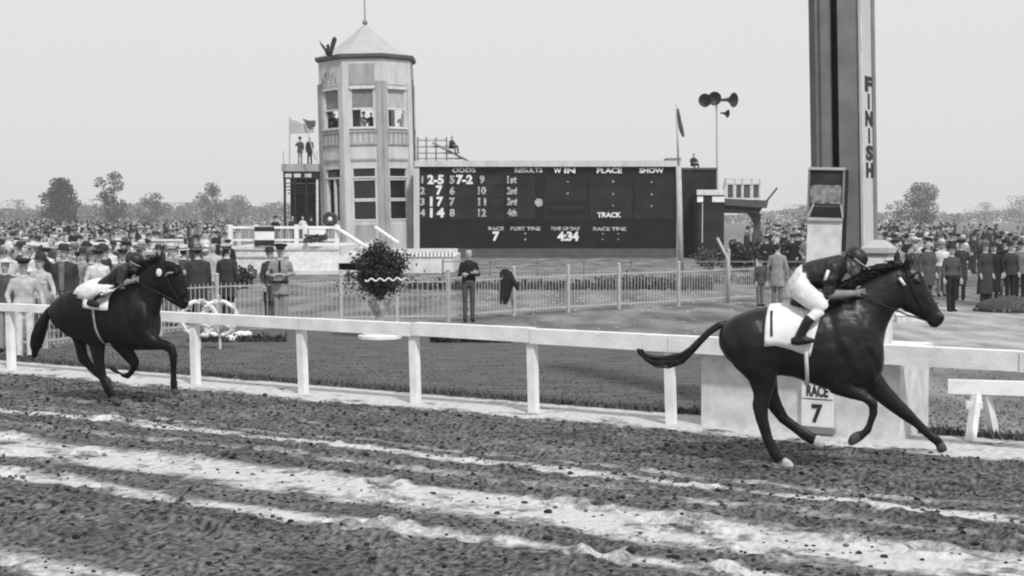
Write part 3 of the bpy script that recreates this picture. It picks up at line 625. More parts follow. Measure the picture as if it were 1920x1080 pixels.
# sawhorse barrier
sw = empty('sawhorse', SN(-3.68, 16.25), math.radians(-14)); tag(sw, 'white wooden sawhorse barrier standing behind the rail at the right', 'barrier')
MB().span((-.26, -.05, .50), (1.9, .05, .66)).build('beam', white, sw)
for u in (0.02, 1.6):
    for dx, dy in ((-.04, -.2), (.26, .2)):
        p = MB(); p.tube([(u + dx, dy, -.02), (u + dx * .35 + .05, dy * .12, .50)], [.062, .062], 4); p.build('leg', white, sw)
MB().span((-.06, -.09, .34), (.12, .09, .42)).build('brace', white, sw)
# long low white board lying under the horse's chin, dark mound at the right
p = G(1706, 603); wb = empty('low_white_box', p, -.1); tag(wb, 'low white box on the path below the leading horse\'s chin', 'box')
MB().span((-.34, -.2, 0), (.34, .2, .16)).build('box', white2, wb); MB().span((-.37, -.23, .161), (.37, .23, .20)).build('lid', white, wb)
p = G(1898, 584); md = MB()
md.loft([[A([1.0 * r * math.cos(a), .8 * r * math.sin(a), z]) for a in np.linspace(0, 6.283, 18, endpoint=False)] for r, z in ((1, 0), (.97, .14), (.85, .26), (.55, .34), (.2, .37))])
dm = empty('flower_mound', p); tag(dm, 'low dark planted mound at the right edge beyond the rail', 'flower bed'); md.build('earth', mat('mound_turf', .06, .95, .4, 12, .6, 40), dm, True)
fm = MB()
for _ in range(110):
    a, r_ = rng.uniform(0, 6.28), math.sqrt(rng.random()); fm.ball((r_ * math.cos(a), .8 * r_ * math.sin(a), .36 * (1 - r_ ** 2) + .03), rng.uniform(.04, .08), 0, 5, 4)
fm.build('plants', leaf_m, dm)

# ------------------------------------------------------------------ iron picket fence across the infield
FX = [(-40, 662), (85, 652), (190, 640), (300, 628), (407, 619), (535, 611), (640, 606), (745, 604), (840, 603), (963, 592), (1065, 585), (1160, 579), (1272, 573), (1365, 567), (1420, 563)]
FP = [G(x, y) for x, y in FX]
fe = empty('iron_fence', FP[5]); tag(fe, 'thin pale iron picket fence on white posts across the infield', 'fence')
O_ = FP[5]
post_me = MB().span((-.038, -.038, -.05), (.038, .038, 1.24)).loft([sq(.038, 1.24), sq(.048, 1.255), sq(.02, 1.29)]).mesh('post', lgrey)
pick_me = MB().tube([(0, 0, .05), (0, 0, 1.02), (0, 0, 1.07)], [.011, .011, .002], 4).mesh('picket', lgrey)
npk = 0; more = MB()
for i, (a, b) in enumerate(zip(FP[:-1], FP[1:])):
    d = b - a; L = np.linalg.norm(d); rz = math.atan2(d[1], d[0])
    o = link('post', post_me, fe, a - O_, rz)
    if FX[i][0] in (1365,): o.scale = (1, 1, 1.25)
    for z_, h in ((.98, .028), (.14, .035)): MB().box((a + b) / 2 - O_ + A([0, 0, z_]), (L - .11, .03, h), rz).build('fence_rail', lgrey, fe)
    n = int(L / .118)
    for k in range(1, n):
        p = a + d * (k / n) - O_ + A([0, 0, 0])
        if npk < 298 and i > 0: link('picket', pick_me, fe, p, rz); npk += 1
        else: more.tube([p + A([0, 0, .05]), p + A([0, 0, 1.06])], .011, 4)
link('post', post_me, fe, FP[-1] - O_, 0)
if more.v: tag(more.build('pickets', lgrey, fe), kind='stuff')
# second low railing and planting rows far behind the fence
Yr = 50.0
r2_ = empty('inner_railing', (xx(1090, Yr), Yr, 0)); tag(r2_, 'faint low railing behind the picket fence below the scoreboard', 'railing')
for z_ in (.55, .95): MB().span((-5, -.02, z_), (8.6, .02, z_ + .04)).build('rail_bar', mgrey, r2_)
for k in range(9): MB().span((-5 + 1.7 * k - .03, .021, 0), (-5 + 1.7 * k + .03, .08, 1.05)).build('railing_post', mgrey, r2_)
def planting(name, px0, px1, py, dens, h, m, label, depth=.5, cat='plants'):
    mb = MB(); n = int((px1 - px0) * dens)
    for _ in range(n):
        p = G(rng.uniform(px0, px1), py); k = rng.uniform(.3, 1) * h
        p = p + A([0, rng.uniform(-depth, depth), k * .5]); 
        for _ in range(3):
            q = p + rng.normal(0, .07, 3) * (h / .3); e = rng.normal(0, .06, (4, 3)) * (h / .3); mb.add(q + e, [(0, 1, 2, 3)])
    tag(mb.build(name, m), label, cat, kind='stuff')
planting('flower_border', 770, 1330, 541, 1.6, .28, leaf_d, 'dark dotted border of low plants behind the fence', 1.0)
planting('flower_border', 1120, 1420, 530, 1.2, .3, leaf_m, 'mottled border of low plants under the white flagpole', 1.2)
planting('edging_plants', 815, 955, 641, 3.0, .22, leaf_d, 'low dark edging plants just beyond the rail', .12)
planting('edging_plants', 360, 535, 640, 1.2, .16, leaf_d, 'thin dark edging plants behind the white hoops', .2)
Ybs = 60.0
def bush(name, px, py0, wpx, hpx, Y, m, label, n=900, cat='bush'):
    c = at(px, HOR, Y); w, h = wpx * Y / FPX, hpx * Y / FPX; z0 = CAM_H + (HOR - py0) * Y / FPX
    root = empty(name, (c[0], Y, max(0, z0))); tag(root, label, cat)
    p = rng.normal(0, 1, (n, 3)); p /= np.linalg.norm(p, axis=1)[:, None]; p *= (rng.random((n, 1)) ** .35) * (1 + .25 * np.sin(p[:, :1] * 7 + p[:, 2:] * 5)); p = p * A([w / 2, w / 3, h / 2]) + A([0, 0, h / 2])
    p[:, 2] = np.clip(p[:, 2], .02, None); sz = h * rng.uniform(.03, .07, n)[:, None]
    e1 = rng.normal(0, 1, (n, 3)); e1 /= np.linalg.norm(e1, axis=1)[:, None]; e2 = np.cross(e1, rng.normal(0, 1, (n, 3))); e2 /= np.linalg.norm(e2, axis=1)[:, None]
    bulk('foliage', np.stack([p - e1 * sz, p - e2 * sz, p + e1 * sz, p + e2 * sz], 1).reshape(-1, 3), np.arange(n * 4).reshape(-1, 4), m, root)
    st_ = MB()
    for k in range(6): a = k * 1.05; st_.tube([(0, 0, 0), (w * .25 * math.cos(a), w * .2 * math.sin(a), h * .7)], [h * .02, h * .006], 5)
    st_.build('stems', bark, root); return root
bush('hedge', 1395, 512, 95, 58, 66, leaf_d, 'dark bush in front of the boarded hut', 1500)
bush('hedge', 1330, 505, 70, 40, 66, leaf_m, 'grey bush against the foot of the scoreboard shed', 900)
bush('hedge', 1455, 508, 80, 55, 62, leaf_d, 'dark bush behind the man in the light suit', 1300)
bush('hedge', 1500, 505, 70, 50, 58, leaf_d, 'dark bush left of the mirror sign', 1100)
bush('hedge', 458, 542, 42, 42, 50, leaf_d, 'clipped dark shrub between the two groups of officials', 900)
# bent white pipe post
Yv = float(FP[13][1]) - .3; bp_ = empty('bent_post', (xx(1366, Yv), Yv, 0)); tag(bp_, 'white pipe post with a bent arm at the end of the picket fence', 'post')
MB().tube([(0, 0, 0), (-.02, 0, zz(487, Yv)), (-.08, 0, zz(478, Yv)), (-.34, 0, zz(446, Yv))], [.05, .05, .045, .04], 8).build('pipe', lgrey, bp_, True)
# flagpole in front of the board
Yf = 63.0; kf = Yf / 38.5; fl = empty('flagpole', (xx(1277, Yf), Yf, 0), 0, math.radians(-1.6)); tag(fl, 'white flagpole with a drooping dark flag before the right end of the scoreboard', 'flagpole')
MB().tube([(0, 0, 0), (0, 0, zz(312, Yf))], [.085 * kf, .075 * kf], 10).build('lower_mast', lgrey, fl, True)
MB().tube([(0, 0, zz(312, Yf)), (-.05, 0, zz(195, Yf))], [.03 * kf, .02 * kf], 8).build('upper_mast', lgrey, fl, True)
f_ = MB(); rings = []
for z_, w0, w1 in ((zz(205, Yf), -.03, .06), (zz(214, Yf), -.03, .11), (zz(228, Yf), .0, .17), (zz(240, Yf), .03, .24), (zz(250, Yf), .10, .28), (zz(258, Yf), .2, .28)):
    rings.append([A([w0, -.05, z_]), A([(w0 + w1) / 2, -.09, z_]), A([w1, -.05, z_]), A([(w0 + w1) / 2, .01, z_])])
f_.loft(rings).build('flag_cloth', dgrey, fl, True)
# urn of dark foliage on a plinth with a white ribbon
pu = G(712, 634); Yu = pu[1]; ur = empty('flower_urn', pu); tag(ur, 'big dark flower arrangement in a pale urn on a white plinth', 'flower urn')
uz = lambda y: CAM_H + (HOR - y) * Yu / FPX
rev = lambda prof, N=18: [[A([r * math.cos(a), r * math.sin(a), z]) for a in np.linspace(0, 6.283, N, endpoint=False)] for r, z in prof]
MB().loft(rev([(.46, -.01), (.46, .06), (.36, .07), (.34, .12)])).build('plinth', white, ur)
MB().loft(rev([(.2, .121), (.24, .16), (.12, .24), (.08, .36), (.10, .46), (.2, .62), (.25, .80), (.24, .82)])).build('urn', mat('mossy_stone', .22, .9, 0, 5, .5, 20, v2=.5, pos=(.4, .6)), ur, True)
n = 7500; d = rng.normal(0, 1, (n, 3)); d /= np.linalg.norm(d, axis=1)[:, None]
p = d * (rng.random((n, 1)) ** .4) * A([.55, .45, .55]) * (1 + .12 * np.sin(d[:, :1] * 9 + 1) + .16 * np.cos(d[:, 2:] * 8 + d[:, :1] * 4) + .14 * rng.normal(0, 1, (n, 1))); zc = uz(510); lo_ = p[:, 2] < 0
p[lo_, 0] *= 1 - .75 * np.abs(p[lo_, 2]) / .58; p[:, 2] += zc; p[:200, 0] = rng.normal(-.05, .13, 200); p[:200, 2] = rng.uniform(uz(478), uz(462), 200)
p[200:290, 0] = rng.uniform(-.72, -.4, 90); p[200:290, 2] = uz(516) + rng.normal(0, .06, 90)
sz = rng.uniform(.018, .055, n)[:, None]; e1 = rng.normal(0, 1, (n, 3)); e1 /= np.linalg.norm(e1, axis=1)[:, None]; e2 = np.cross(e1, rng.normal(0, 1, (n, 3))); e2 /= np.linalg.norm(e2, axis=1)[:, None]
p[300:900, 0] = rng.normal(0, .36, 600); p[300:900, 2] = uz(545) + rng.normal(0, .12, 600) + .25 * np.abs(p[300:900, 0])
o = bulk('foliage', np.stack([p - e1 * sz, p - e2 * sz * .5, p + e1 * sz, p + e2 * sz * .5], 1).reshape(-1, 3), np.arange(n * 4).reshape(-1, 4), mat('urn_foliage', .03, .6, .5, 4), ur)
pts = []
for q in np.linspace(0, 1, 40):
    x = (690 + 76 * q - 712) * Yu / FPX; pts.append((x, -.56, uz(523 + 2.5 * math.sin(q * 30) - 2 * q)))
MB().tube(pts, .018, 6).build('ribbon', ribbon, ur)
# pair of white hoops behind the rail
for px, lab in ((374, 'left one of two white hoop wreaths behind the rail beyond the second horse\'s nose'), (412, 'right one of two white hoop wreaths behind the rail, nearer the striped banner')):
    p = G(px, 655); e = empty('hoop_wreath', p); tag(e, lab, 'wreath', 'white hoop wreaths'); r_ = .33; zc = CAM_H + (HOR - 597) * p[1] / FPX
    hp = MB(); hp.tube([(r_ * math.cos(a), .02 * math.sin(5 * a), zc + r_ * math.sin(a)) for a in np.linspace(0, 2 * math.pi, 33)], .042, 8); hp.build('hoop', ribbon, e, True); fl_ = MB()
    for _ in range(90):
        a = rng.uniform(0, 6.283); q = r_ + rng.normal(0, .03); fl_.ball((q * math.cos(a), rng.normal(0, .03), zc + q * math.sin(a)), rng.uniform(.015, .04), 0, 5, 4)
    tag(fl_.build('flowers', white2, e), kind='stuff')
    MB().tube([(0, .04, 0), (0, .04, zc - r_ + .02)], .025, 6).build('stake', white2, e)
    hp = MB(); hp.tube([(-r_ * .75, .0, zc - r_ * .6), (0, -.04, zc - r_ * .2), (r_ * .75, .0, zc - r_ * .6)], .03, 6); hp.build('sash', ribbon, e, True)
p = G(445, 640); e = empty('white_bundle', p); tag(e, 'small white bundle on the lawn right of the hoop wreaths', 'bundle')
b_ = MB()
for _ in range(9): b_.ball((rng.uniform(-.2, .2), rng.uniform(-.1, .1), rng.uniform(.05, .16)), (rng.uniform(.07, .13), .08, rng.uniform(.05, .09)), 0, 8, 6)
b_.build('bundle', ribbon, e, True)
# white crowd barrier at the far left and its lattice panel
Yw = 46.0; wf = empty('crowd_barrier', (xx(210, Yw), Yw, 0)); tag(wf, 'white board barrier with a lattice panel in front of the left crowd', 'barrier')
q0 = xx(210, Yw); wx_ = lambda x: xx(x, Yw) - q0; wz_ = lambda y: zz(y, Yw)
MB().span((wx_(50), 0, wz_(459)), (wx_(278), .08, wz_(454))).build('rail_board', white, wf)
for x in (60, 112, 170, 230): MB().span((wx_(x) - .05, .083, 0), (wx_(x) + .05, .18, wz_(452))).build('post', white2, wf)
for y in (449, 463, 477, 491): MB().span((wx_(278), .0, wz_(y + 3)), (wx_(343), .04, wz_(y))).build('slat', white, wf)
for k in range(12): x = 280 + k * 5.6; MB().span((wx_(x) - .035, .045, .1), (wx_(x) + .035, .08, wz_(448))).build('slat', white2, wf)

# ------------------------------------------------------------------ people
def er(c, ax, by, N=14, ex=2.3):
    c = A(c, float); out = []
    for t_ in np.linspace(0, 2 * math.pi, N, endpoint=False):
        ct, st_ = math.cos(t_), math.sin(t_)
        out.append(c + A(ax) * (abs(ct) ** (2 / ex)) * np.sign(ct) + A(by) * (abs(st_) ** (2 / ex)) * np.sign(st_))
    return out
def hand(mb, w, d, side, r=.0085, curl=.5, mi=0):
    """palm and five bent fingers at wrist w, pointing along d"""
    d = A(d, float); d /= np.linalg.norm(d); up = A([0, -1., 0]) if abs(d[1]) < .8 else A([0, 0, 1.])
    lat = np.cross(d, up); lat /= np.linalg.norm(lat); nrm = np.cross(lat, d); w = A(w, float)
    mb.loft([er(w - d * .01, lat * .026, nrm * .02, 8), er(w + d * .04, lat * .04, nrm * .018, 8), er(w + d * .085, lat * .041, nrm * .014, 8)], mi)
    for k, L in enumerate((.072, .082, .076, .06)):
        b = w + d * .08 + lat * (-.031 + .0205 * k); p1 = b + d * L * .45; p2 = p1 + (d * (1 - curl * .5) + nrm * curl * side * .8) * L * .35; p3 = p2 + (d * (1 - curl) + nrm * curl * side) * L * .3
        mb.tube([b - d * .01, p1, p2, p3], [r, r, r * .9, r * .6], 6, mi)
    b = w + d * .02 - lat * .033; mb.tube([b, b - lat * .028 + d * .03, b - lat * .03 + d * .062 + nrm * side * .012], [r * 1.2, r * 1.1, r * .7], 6, mi)
def person_mesh(name, mats, voxel=.02, coat_z=.80, flare=1.0, arms=None, dress=False, legs=.09, fat=1.0, turn=0.0, fingers=True, smooth=3, nod=0.0, step=0.0, belt=False, hatless=True, shirt=True):
    # material slots: 0 skin 1 coat 2 trousers 3 shoes 4 shirt 5 hair
    mb, ex = MB(), MB(); f = fat
    for sg in (-1, 1):
        x = sg * legs; sy = step * sg
        if not dress:
            mb.loft([er((x * .95, sy * .0, .92), (.085 * f, 0, 0), (0, .1 * f, 0)), er((x, sy * .25, .72), (.08 * f, 0, 0), (0, .088, 0)), er((x, sy * .5, .5), (.064, 0, 0), (0, .07, 0)), er((x, sy * .8, .28), (.058, 0, 0), (0, .066, 0)), er((x, sy, .06), (.058, 0, 0), (0, .07, 0))], 2)
        else:
            mb.loft([er((x * .8, 0, .6), (.06, 0, 0), (0, .06, 0)), er((x * .8, 0, .35), (.05, 0, 0), (0, .055, 0)), er((x * .8, 0, .07), (.035, 0, 0), (0, .04, 0))], 0)
        mb.loft([er((x, sy + .05, .045), (.04, 0, 0), (0, 0, .04), 10), er((x, sy - .02, .05), (.047, 0, 0), (0, 0, .05), 10), er((x * 1.06, sy - .13, .035), (.048, 0, 0), (0, 0, .034), 10), er((x * 1.08, sy - .2, .026), (.03, 0, 0), (0, 0, .02), 10)], 3)
    hem = .42 if dress else coat_z
    mb.loft([er((0, .0, hem), (.205 * f * flare, 0, 0), (0, .145 * f * flare, 0)), er((0, .0, max(.95, hem + .08)), (.185 * f, 0, 0), (0, .135 * f, 0)), er((0, 0, 1.10), (.165 * f, 0, 0), (0, .118 * f, 0)), er((0, -.01, 1.28), (.185 * f, 0, 0), (0, .125 * f, 0)),
             er((0, -.005, 1.38), (.2 * f, 0, 0), (0, .115, 0)), er((0, .0, 1.45), (.165, 0, 0), (0, .085, 0)), er((0, .005, 1.49), (.085, 0, 0), (0, .065, 0))], 1)
    if coat_z > .9 and not dress: mb.loft([er((0, 0, .86), (.165 * f, 0, 0), (0, .12 * f, 0)), er((0, 0, .98), (.172 * f, 0, 0), (0, .122 * f, 0)), er((0, 0, coat_z + .03), (.168 * f, 0, 0), (0, .12 * f, 0))], 2)
    if shirt: mb.loft([er((0, .0, 1.47), (.066, 0, 0), (0, .066, 0), 12), er((0, .0, 1.515), (.06, 0, 0), (0, .062, 0), 12)], 4)
    ct, st_ = math.cos(turn), math.sin(turn); T = lambda p: (p[0] * ct - (p[1]) * st_, p[0] * st_ + p[1] * ct, p[2])
    hd = lambda c, ax, by: er(T(c), T(ax), T(by), 14, 2.0)
    mb.loft([er((0, .0, 1.47), (.055, 0, 0), (0, .06, 0)), er((0, -.005, 1.57), (.052, 0, 0), (0, .058, 0))], 0)
    nd = nod
    mb.loft([hd((0, -.045 - nd, 1.535), (.03, 0, 0), (0, .03, 0)), hd((0, -.025 - nd, 1.56), (.052, 0, 0), (0, .066, 0)), hd((0, -.012 - nd, 1.60), (.066, 0, 0), (0, .085, 0)), hd((0, -.005 - nd, 1.65), (.074, 0, 0), (0, .095, 0)), hd((0, .0 - nd, 1.70), (.074, 0, 0), (0, .097, 0)), hd((0, .008 - nd, 1.74), (.062, 0, 0), (0, .083, 0)), hd((0, .012 - nd, 1.765), (.03, 0, 0), (0, .045, 0))], 0)
    mb.loft([hd((0, .03 - nd, 1.62), (.068, 0, 0), (0, .068, 0)), hd((0, .028 - nd, 1.69), (.080, 0, 0), (0, .078, 0)), hd((0, .02 - nd, 1.745), (.07, 0, 0), (0, .085, 0)), hd((0, .015 - nd, 1.778), (.035, 0, 0), (0, .045, 0))], 5)
    mb.tube([T((0, -.09 - nd, 1.685)), T((0, -.118 - nd, 1.635)), T((0, -.09 - nd, 1.625))], [.012, .017, .01], 7)   # nose
    for sg in (-1, 1):
        mb.ball(T((sg * .078, .01 - nd, 1.65)), (.012, .022, .034), 0, 8, 6)
        ex.ball(T((sg * .031, -.088 - nd, 1.672)), (.014, .01, .008), 5, 6, 5)
    ex.ball(T((0, -.096 - nd, 1.592)), (.024, .01, .005), 5, 6, 5)
    arms = arms or [((-.26, .02, 1.14), (-.25, -.06, .90)), ((.26, .02, 1.14), (.25, -.06, .90))]
    for sg, (el, wr) in zip((-1, 1), arms):
        sh = A([sg * .175 * f, 0, 1.405]); el, wr = A(el, float), A(wr, float)
        mb.tube([sh - A([sg * .05, 0, 0]), sh, (sh + el) / 2, el, (el + wr) / 2, wr], [.06, .07, .058, .05, .046, .038], 10, 1)
        d = wr - el; d /= np.linalg.norm(d)
        mb.tube([wr - d * .02, wr + d * .03], [.028, .026], 8, 0)
        if fingers: hand(ex, wr + d * .02, d, sg, .0095)
        else: mb.tube([wr, wr + d * .08, wr + d * .14], [.032, .04, .02], 8, 0)
    return fuse(mb, voxel, mats, name, smooth, ex if fingers else None)
def hat_mesh(kind, m, name, band=None):
    mb = MB(); e = lambda rx, ry, z, y=0: er((0, y, z), (rx, 0, 0), (0, ry, 0), 16, 2)
    if kind == 'fedora': mb.loft([e(.145, .17, 0), e(.15, .178, .012), e(.105, .125, .022), e(.10, .12, .05), e(.092, .112, .10), e(.07, .09, .125), e(.03, .045, .115)])
    elif kind == 'cap': mb.loft([e(.095, .115, 0), e(.1, .12, .03), e(.135, .15, .055, .0), e(.13, .145, .085, .005), e(.06, .08, .1, .02)]); mb.loft([er((0, -.08, .0), (.09, 0, 0), (0, .04, 0), 12), er((0, -.14, -.012), (.075, 0, 0), (0, .045, 0), 12), er((0, -.145, -.004), (.07, 0, 0), (0, .04, 0), 12)])
    elif kind == 'officer': mb.loft([e(.1, .12, 0), e(.102, .122, .045), e(.155, .17, .075, -.01), e(.15, .165, .1, -.01), e(.07, .08, .115)]); mb.loft([er((0, -.09, .0), (.085, 0, 0), (0, .04, 0), 12), er((0, -.15, -.02), (.07, 0, 0), (0, .04, 0), 12), er((0, -.15, -.012), (.06, 0, 0), (0, .035, 0), 12)])
    else: mb.loft([e(.155, .17, 0), e(.157, .17, .01), e(.105, .12, .02), e(.1, .115, .06), e(.05, .06, .085)])
    if band: mb.loft([e(.104, .124, .024), e(.103, .123, .052)], 1)
    return mb.mesh(name, [m] + ([band] if band else []), True)
C_ = cloths
def pm(coat, trouser, shoe='black', shirt='white', hair=None): return [skin, C_[coat], C_[trouser], C_[shoe], C_[shirt], hair or hair_d]
hats = {'dark fedora': hat_mesh('fedora', C_['charcoal'], 'hat', C_['black']), 'pale fedora': hat_mesh('fedora', straw, 'hat', C_['black']), 'mid fedora': hat_mesh('fedora', C_['mid'], 'hat', C_['black']),
        'dark cap': hat_mesh('cap', C_['charcoal'], 'hat'), 'white cap': hat_mesh('cap', C_['white'], 'hat'), 'officer': hat_mesh('officer', C_['black'], 'hat', C_['mid']), 'pale officer': hat_mesh('officer', C_['pale'], 'hat', C_['black']), 'wide white': hat_mesh('wide', straw, 'hat'), None: None}
def put(me, loc, rz, label, hat=None, group=None, sc=1.0, hat_tilt=-.08, turn=0):
    o = link('person', me, None, loc, rz); o.scale = (sc, sc, sc); tag(o, label, 'person', group)
    if hat: h = link('hat', hats[hat], o, (0, .008, 1.715), turn); h.rotation_euler[0] = hat_tilt
    return o
# crowd kinds, built once and copied
POSES = [None, [((-.3, -.02, 1.2), (-.2, -.2, 1.36)), ((.26, .02, 1.14), (.2, -.1, .92))], [((-.26, .02, 1.14), (-.16, -.12, .95)), ((.27, .0, 1.15), (.05, -.2, 1.2))], [((-.25, .0, 1.14), (-.12, -.2, 1.12)), ((.26, .02, 1.14), (.25, -.06, .9))], [((-.27, -.08, 1.2), (-.1, -.22, 1.5)), ((.27, -.08, 1.2), (.1, -.22, 1.5))]]
KINDS_ = [('dark suit and dark hat', pm('charcoal', 'charcoal'), 'dark fedora', {}), ('grey suit and pale hat', pm('grey', 'mid'), 'pale fedora', {}), ('white shirt without a hat', pm('white', 'mid'), None, {'coat_z': .98}),
          ('dark coat and flat cap', pm('black', 'mid'), 'dark cap', {'coat_z': .6}), ('pale coat and wide pale hat', pm('pale', 'pale'), 'wide white', {'dress': True, 'flare': 1.25}), ('pale shirt and white cap', pm('pale', 'grey'), 'white cap', {'coat_z': .96}),
          ('dark jacket, bareheaded', pm('dark', 'grey'), None, {}), ('mid grey suit and grey hat', pm('mid', 'dark'), 'mid fedora', {})]
crowd_me = [person_mesh('person', m, .034, fingers=False, smooth=2, arms=POSES[i % 5], step=.05, **kw) for i, (_, m, h, kw) in enumerate(KINDS_)]
def crowd(cells, where, group, weights=None):
    for (p, rz) in cells:
        k = int(rng.choice(len(KINDS_), p=weights)); d, m, h, kw = KINDS_[k]
        put(crowd_me[k], p, rz, 'spectator in %s %s' % (d, where), h, group, rng.uniform(.89, 1.06))
def sample(pxr, dr, n, power=1.0, mind=.42, face=0.0, jit=.5, z=0, avoid=None):
    out = []; tries = 0
    while len(out) < n and tries < n * 40:
        tries += 1; Y = dr[0] + (dr[1] - dr[0]) * rng.random() ** power; x = rng.uniform(*pxr); p = at(x, HOR, Y); p[2] = max(0, (Y - 80) * .0075)
        if avoid and avoid(x, Y): continue
        if any((q[0][0] - p[0]) ** 2 + (q[0][1] - p[1]) ** 2 < mind ** 2 for q in out): continue
        out.append((p, face + rng.normal(0, jit)))
    return out
W_l = [.28, .10, .15, .19, .04, .05, .11, .08]; W_r = [.30, .12, .10, .18, .05, .05, .10, .10]
crowd(sample((-40, 330), (31, 46), 62, 1, .5, jit=.9), 'in the near left crowd', 'near left crowd', W_l)
crowd(sample((-30, 430), (47, 110), 100, 1.2, .5, jit=.9), 'in the deep left crowd', 'deep left crowd', W_l)
crowd(sample((1415, 1525), (56, 100), 30, 1.2, .55), 'in the crowd left of the mirror sign', 'crowd left of the finish pole', W_r)
crowd(sample((1650, 1960), (52, 105), 84, 1.0, .5, avoid=lambda x, Y: x > 1760 and Y > 75), 'in the right hand crowd', 'crowd right of the finish pole', W_r)
crowd(sample((1665, 1950), (43, 52), 20, 1, .5, jit=.9, avoid=lambda x, Y: 1770 < x < 1870), 'in the right hand crowd', 'crowd right of the finish pole', W_r)
# the rest of the far crowd as one mass of small figures
low = MB()
low.loft([er((0, 0, 0), (.17, 0, 0), (0, .1, 0), 7), er((0, 0, .9), (.2, 0, 0), (0, .14, 0), 7), er((0, 0, 1.38), (.21, 0, 0), (0, .12, 0), 7), er((0, 0, 1.48), (.07, 0, 0), (0, .07, 0), 7)], 0); low.ball((0, 0, 1.62), (.085, .1, .13), 1, 7, 5); low.loft([er((0, 0, 1.7), (.15, 0, 0), (0, .16, 0), 8), er((0, 0, 1.73), (.1, 0, 0), (0, .11, 0), 8), er((0, 0, 1.83), (.08, 0, 0), (0, .09, 0), 8)], 2)
bank = lambda Y: max(0, (Y - 80) * .0075)
o = MB().add([q for Yk in (80, 175) for q in ([xx(-300, Yk), Yk, bank(Yk) - .01], [xx(2200, Yk), Yk, bank(Yk) - .01])] + [[xx(-300, 175), 175.2, -.1], [xx(2200, 175), 175.2, -.1]], [(0, 1, 3, 2), (2, 3, 5, 4)]).build('bank', lawn2); tag(o, kind='structure')
def mass(name, pxr, dr, n, label, flt=None):
    V, F, MI = [], [], []; base = A(low.v); mb = MB(); ms_ = [C_[k] for k in ('black', 'charcoal', 'mid', 'grey', 'pale', 'white')] + [skin, hair_d]
    for _ in range(n):
        Y = rng.uniform(*dr); x = rng.uniform(*pxr)
        if flt and flt(x, Y): continue
        p = at(x, HOR, Y); p[2] = bank(Y); a = rng.uniform(-.8, .8); s_ = rng.uniform(.86, 1.06); R_ = A([[math.cos(a), -math.sin(a), 0], [math.sin(a), math.cos(a), 0], [0, 0, 1]])
        body = int(rng.choice(6, p=[.18, .22, .2, .16, .14, .1])); hat = int(rng.choice([0, 1, 2, 3, 4, 7], p=[.2, .24, .16, .14, .12, .14]))
        k = len(mb.v); mb.v += [tuple(q) for q in (base @ R_.T * s_ + p)]; mb.f += [tuple(i + k for i in q) for q in low.f]; mb.m += [(body, 6, hat)[i] for i in low.m]
    tag(mb.build(name, ms_), label, 'crowd', kind='stuff')
mass('far_crowd', (-60, 450), (80, 170), 420, 'distant mass of spectators at the back of the left crowd')
mass('far_crowd', (1400, 1980), (85, 165), 330, 'distant mass of spectators behind the finish pole', lambda x, Y: x > 1790 and Y > 120)

# officials and bystanders one can tell apart
def mid(px, py, rz, label, mats, hat=None, sc=1.0, me_kw=None, turn=0, **kw):
    me = person_mesh('person', mats, .019, **kw); return put(me, G(px, py), rz, label, hat, None, sc)
BACK = math.pi
off = mid(527, 614, 0, 'officer in a pale grey uniform coat and dark peaked cap writing by the picket fence', pm('grey', 'grey', 'black', 'white'), 'officer', 1.06, coat_z=.72, flare=1.02, arms=[((-.29, -.02, 1.16), (-.08, -.24, 1.12)), ((.29, -.02, 1.16), (.1, -.24, 1.14))])
MB().box((0, -.125, 1.0), (.36, .012, .05)).build('belt', leather, off); MB().prism([(-.02, 1.46), (.02, 1.46), (.03, 1.25), (0, 1.2), (-.03, 1.25)], -.14, -.125).build('tie', C_['black'], off)
pa = MB().box((0, 0, 0), (.2, .14, .012), .2).build('paper_pad', ribbon, None); pa.location = G(527, 614) + A([.02, -.36, 1.25]); tag(pa, 'white pad of paper held by the officer at the fence', 'pad')
mid(507, 604, .9, 'man in a dark overcoat half hidden behind the pale officer', pm('charcoal', 'dark'), 'dark fedora', 1.0, coat_z=.5, flare=1.1)
mid(427, 608, BACK - .4, 'official seen from behind in a dark coat and pale topped cap', pm('charcoal', 'black'), 'pale officer', 1.05, coat_z=.62, fat=1.12)
mid(372, 612, BACK + .15, 'burly man in a long dark coat seen from behind above the second horse\'s nose', pm('charcoal', 'black'), 'mid fedora', 1.05, coat_z=.5, fat=1.18)
mid(346, 606, BACK - .2, 'slim man in a dark coat and pale crowned hat behind the second horse\'s head', pm('dark', 'black'), 'pale fedora', 1.03, coat_z=.6)
mid(400, 590, .3, 'bareheaded dark haired man facing the track between the two cap wearing officials', pm('pale', 'mid'), None, 1.06)
m878 = mid(879, 603, .15, 'young man in dark sweater and grey trousers with folded arms by the fence', pm('black', 'dark', 'black', 'charcoal'), None, 1.0, coat_z=1.0, fat=.9, arms=[((-.25, -.04, 1.14), (.06, -.2, 1.2)), ((.25, -.04, 1.14), (-.06, -.22, 1.16))])
MB().loft([er((0, 0, .985), (.165, 0, 0), (0, .122, 0)), er((0, 0, 1.02), (.163, 0, 0), (0, .12, 0))]).build('belt', C_['pale'], m878)
mid(1457, 580, BACK - .5, 'man in a pale suit seen from behind left of the leading jockey', pm('grey', 'mid'), None, 1.03, coat_z=.62)
mid(1425, 574, .5, 'small crouched looking dark figure beside the man in the pale suit', pm('dark', 'mid'), 'dark cap', .78)
mid(1783, 584, .2, 'dark suited man with a white belt standing alone ahead of the leading horse\'s nose', pm('dark', 'black'), 'dark fedora', 1.0, coat_z=.98, step=.06)
mid(1800, 563, -.4, 'man in a dark short coat just behind the man with the white belt', pm('charcoal', 'black'), 'dark cap', 1.04, coat_z=.6)
